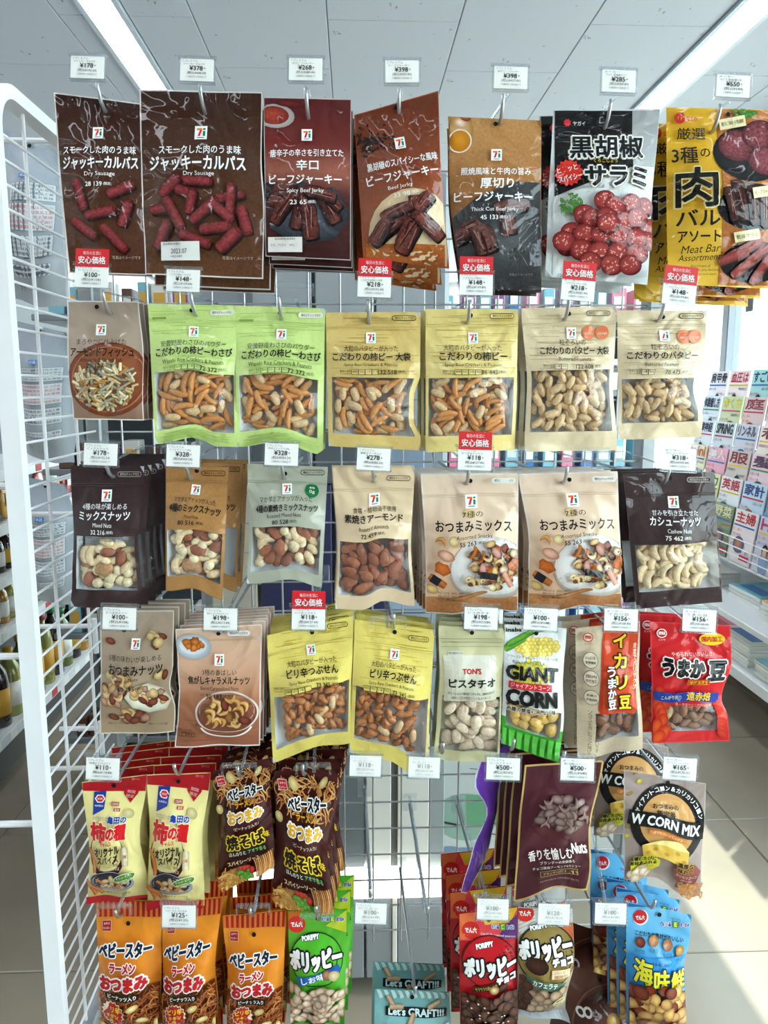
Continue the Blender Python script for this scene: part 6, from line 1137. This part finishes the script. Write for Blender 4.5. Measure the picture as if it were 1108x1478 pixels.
TG = [  # x, y, price, with tax, red, rot, hook x, hook y, what it belongs to, product words
    (126, 97, '178', '192.24', 0, 2, 142, 140, 'above the small dry sausage pack in the top row', 'ジャッキー カルパス'),
    (284, 101, '378', '408.24', 0, 2, 290, 143, 'above the large dry sausage pack in the top row', 'ジャッキー カルパス'),
    (441, 100, '268', '289.44', 0, 1, 443, 150, 'above the spicy beef jerky pack in the top row', '辛口ビーフジャーキー'),
    (580, 103, '398', '429.84', 0, 0, 577, 150, 'above the tilted black pepper jerky pack', 'ビーフジャーキー'),
    (737, 112, '398', '429.84', 0, 2, 727, 158, 'above the thick cut beef jerky pack', '厚切りビーフジャーキー'),
    (893, 117, '285', '307.80', 0, 2, 882, 165, 'above the black salami pack', 'ヤガイ 黒胡椒サラミ'),
    (1058, 124, '550', '594', 0, 3, 1040, 172, 'above the mustard yellow meat pack', 'なとり 厳選3種の肉'),
    (132, 399, '100', '108', 1, 2, 150, 440, 'with red banner over the almond fish pack', 'アーモンドフィッシュ'),
    (264, 405, '148', '159.84', 0, 2, 277, 443, 'above the left green cracker pack', 'こだわり柿ピーわさび'),
    (540, 413, '218', '235.44', 1, 2, 533, 455, 'with red banner over the ochre cracker pack', 'こだわりの柿ピー大袋'),
    (687, 410, '148', '159.84', 1, 1, 679, 455, 'with red banner over the yellow 86 445 pack', 'こだわりの柿ピー'),
    (834, 418, '218', '235.44', 1, 5, 822, 450, 'with red banner under the salami pack', 'こだわりのバタピー大袋'),
    (980, 424, '148', '159.84', 1, 6, 960, 452, 'with tilted red banner above the rightmost peanut pack', 'こだわりのバタピー'),
    (145, 656, '178', '192.24', 0, 2, 154, 683, 'below the almond fish pack', 'ミックスナッツ'),
    (264, 658, '328', '354.24', 0, 2, 270, 686, 'between left green pack and tan nut pack', 'ミックスナッツ 80g'),
    (406, 656, '328', '354.24', 0, 2, 408, 685, 'between right green pack and grey-green nut pack', '素焼きミックス 80g'),
    (539, 663, '278', '300.24', 0, 3, 540, 690, 'over the roasted almond pack', '素焼きアーモンド'),
    (685, 663, '118', '127.44', 1, 2, 677, 693, 'with red banner over the left assorted snack pack', 'おつまみミックス'),
    (980, 663, '318', '343.44', 0, 3, 967, 692, 'over the cashew pack', 'カシューナッツ'),
    (172, 893, '100', '108', 0, 2, 178, 908, 'over the taupe nut snack pack', 'おつまみナッツ'),
    (318, 894, '198', '213.84', 0, 1, 316, 912, 'over the terracotta caramelised nut pack', '焦がしキャラメルナッツ'),
    (445, 893, '118', '127.44', 1, 1, 447, 908, 'with red banner over the left yellow spicy pack', 'ピリ辛つぶせん'),
    (694, 893, '198', '213.84', 0, 2, 679, 909, 'over the khaki pistachio pack', 'ピスタチオ'),
    (780, 894, '100', '108', 0, 3, 775, 908, 'over the giant corn pack', 'ジャイアントコーン'),
    (896, 895, '156', '168.48', 0, 2, 885, 905, 'over the beige and red bean pack', 'イカリ豆'),
    (1009, 896, '156', '168.48', 0, 3, 996, 910, 'over the bright red peanut pack', 'うまか豆'),
    (148, 1110, '110', '118.80', 0, 2, 163, 1127, 'over the slim cream rice cracker pack', '柿の種オリジナルスパイス'),
    (527, 1106, '118', '127.44', 2, 2, 523, 1122, 'faded, on the left bare hook under the yellow pack', 'カルビー'),
    (612, 1108, '118', '127.44', 2, 2, 640, 1090, 'faded, half hidden below the right yellow pack', 'カルビー'),
    (726, 1110, '500', '540', 0, 2, 742, 1085, 'over the purple pouch', 'ローストナッツ'),
    (833, 1111, '500', '540', 0, 2, 815, 1102, 'over the maroon chocolate nut pack', '香りを愉しむナッツ'),
    (981, 1110, '165', '178.20', 0, 4, 962, 1122, 'over the mauve corn mix pack', 'ダブルコーンミックス'),
    (258, 1323, '125', '135', 0, 1, 262, 1340, 'over the second orange noodle pack', 'ベビースターおつまみ'),
    (535, 1319, '100', '108', 2, 2, 535, 1300, 'faded, on the lower bare hook', 'おつまみ'),
    (711, 1313, '100', '108', 2, 2, 706, 1328, 'over the red chocolate peanut pack', 'ポリッピーチョコ'),
    (799, 1320, '128', '138.24', 2, 2, 785, 1318, 'over the latte peanut pack', 'ポリッピーカフェラテ'),
    (881, 1319, '100', '108', 2, 2, 945, 1316, 'beside the sky blue bean pack', 'おつまみ 海味鮮')]
for x, y, pr, tx_, red, rot, hx, hy, where, nm in TG:
    tagcard(x, y, pr, tx_, ('white ¥%s price card %s' % (pr, where)), red == 1, rot, '７プレミアム' if x < 800 else 'メーカー', nm, faint=(red == 2), w=45 if red == 2 else 48)
    hook(hx, hy, 'chrome hook %s, carrying the ¥%s card' % (where.replace('faded, ', ''), pr), (x, y))
for hx, hy, where, tp in [(404, 449, 'holding the right green cracker pack', (425, 412)), (819, 692, 'holding the right peach assorted snack pack', (855, 650)), (569, 905, 'holding the right yellow spicy pack', (560, 893)), (253, 1121, 'holding the second cream rice cracker pack', None), (344, 1124, 'holding the leaning brown noodle pack', (345, 1105)), (438, 1122, 'holding the straight brown noodle pack', (452, 1105)), (168, 1330, 'holding the orange noodle pack by the side panel', (165, 1308)), (362, 1328, 'holding the tilted orange noodle pack', (365, 1308)), (457, 1325, 'holding the bright green nut pack', (458, 1322)), (618, 1325, 'bare, second from left at the bottom grid', (613, 1305)), (600, 1440, 'holding the metallic teal pouch', None)]:
    hook(hx, hy, 'chrome hook ' + where, tp)
    if tp:
        e = thing('label_holder', 'empty clear label holder on the hook ' + where, 'label holder', P(*tp, .92)); c_ = P(*tp, .92)
        MB().box(c_[0] - .022, .918, c_[2] - .003, c_[0] + .022, .924, c_[2] + .003, .001).build('rail', ACRYL, e); MB().box(c_[0] - .023, .918, c_[2] - .012, c_[0] - .020, .922, c_[2]).box(c_[0] + .020, .918, c_[2] - .012, c_[0] + .023, .922, c_[2]).build('side_clips', ACRYL, e)
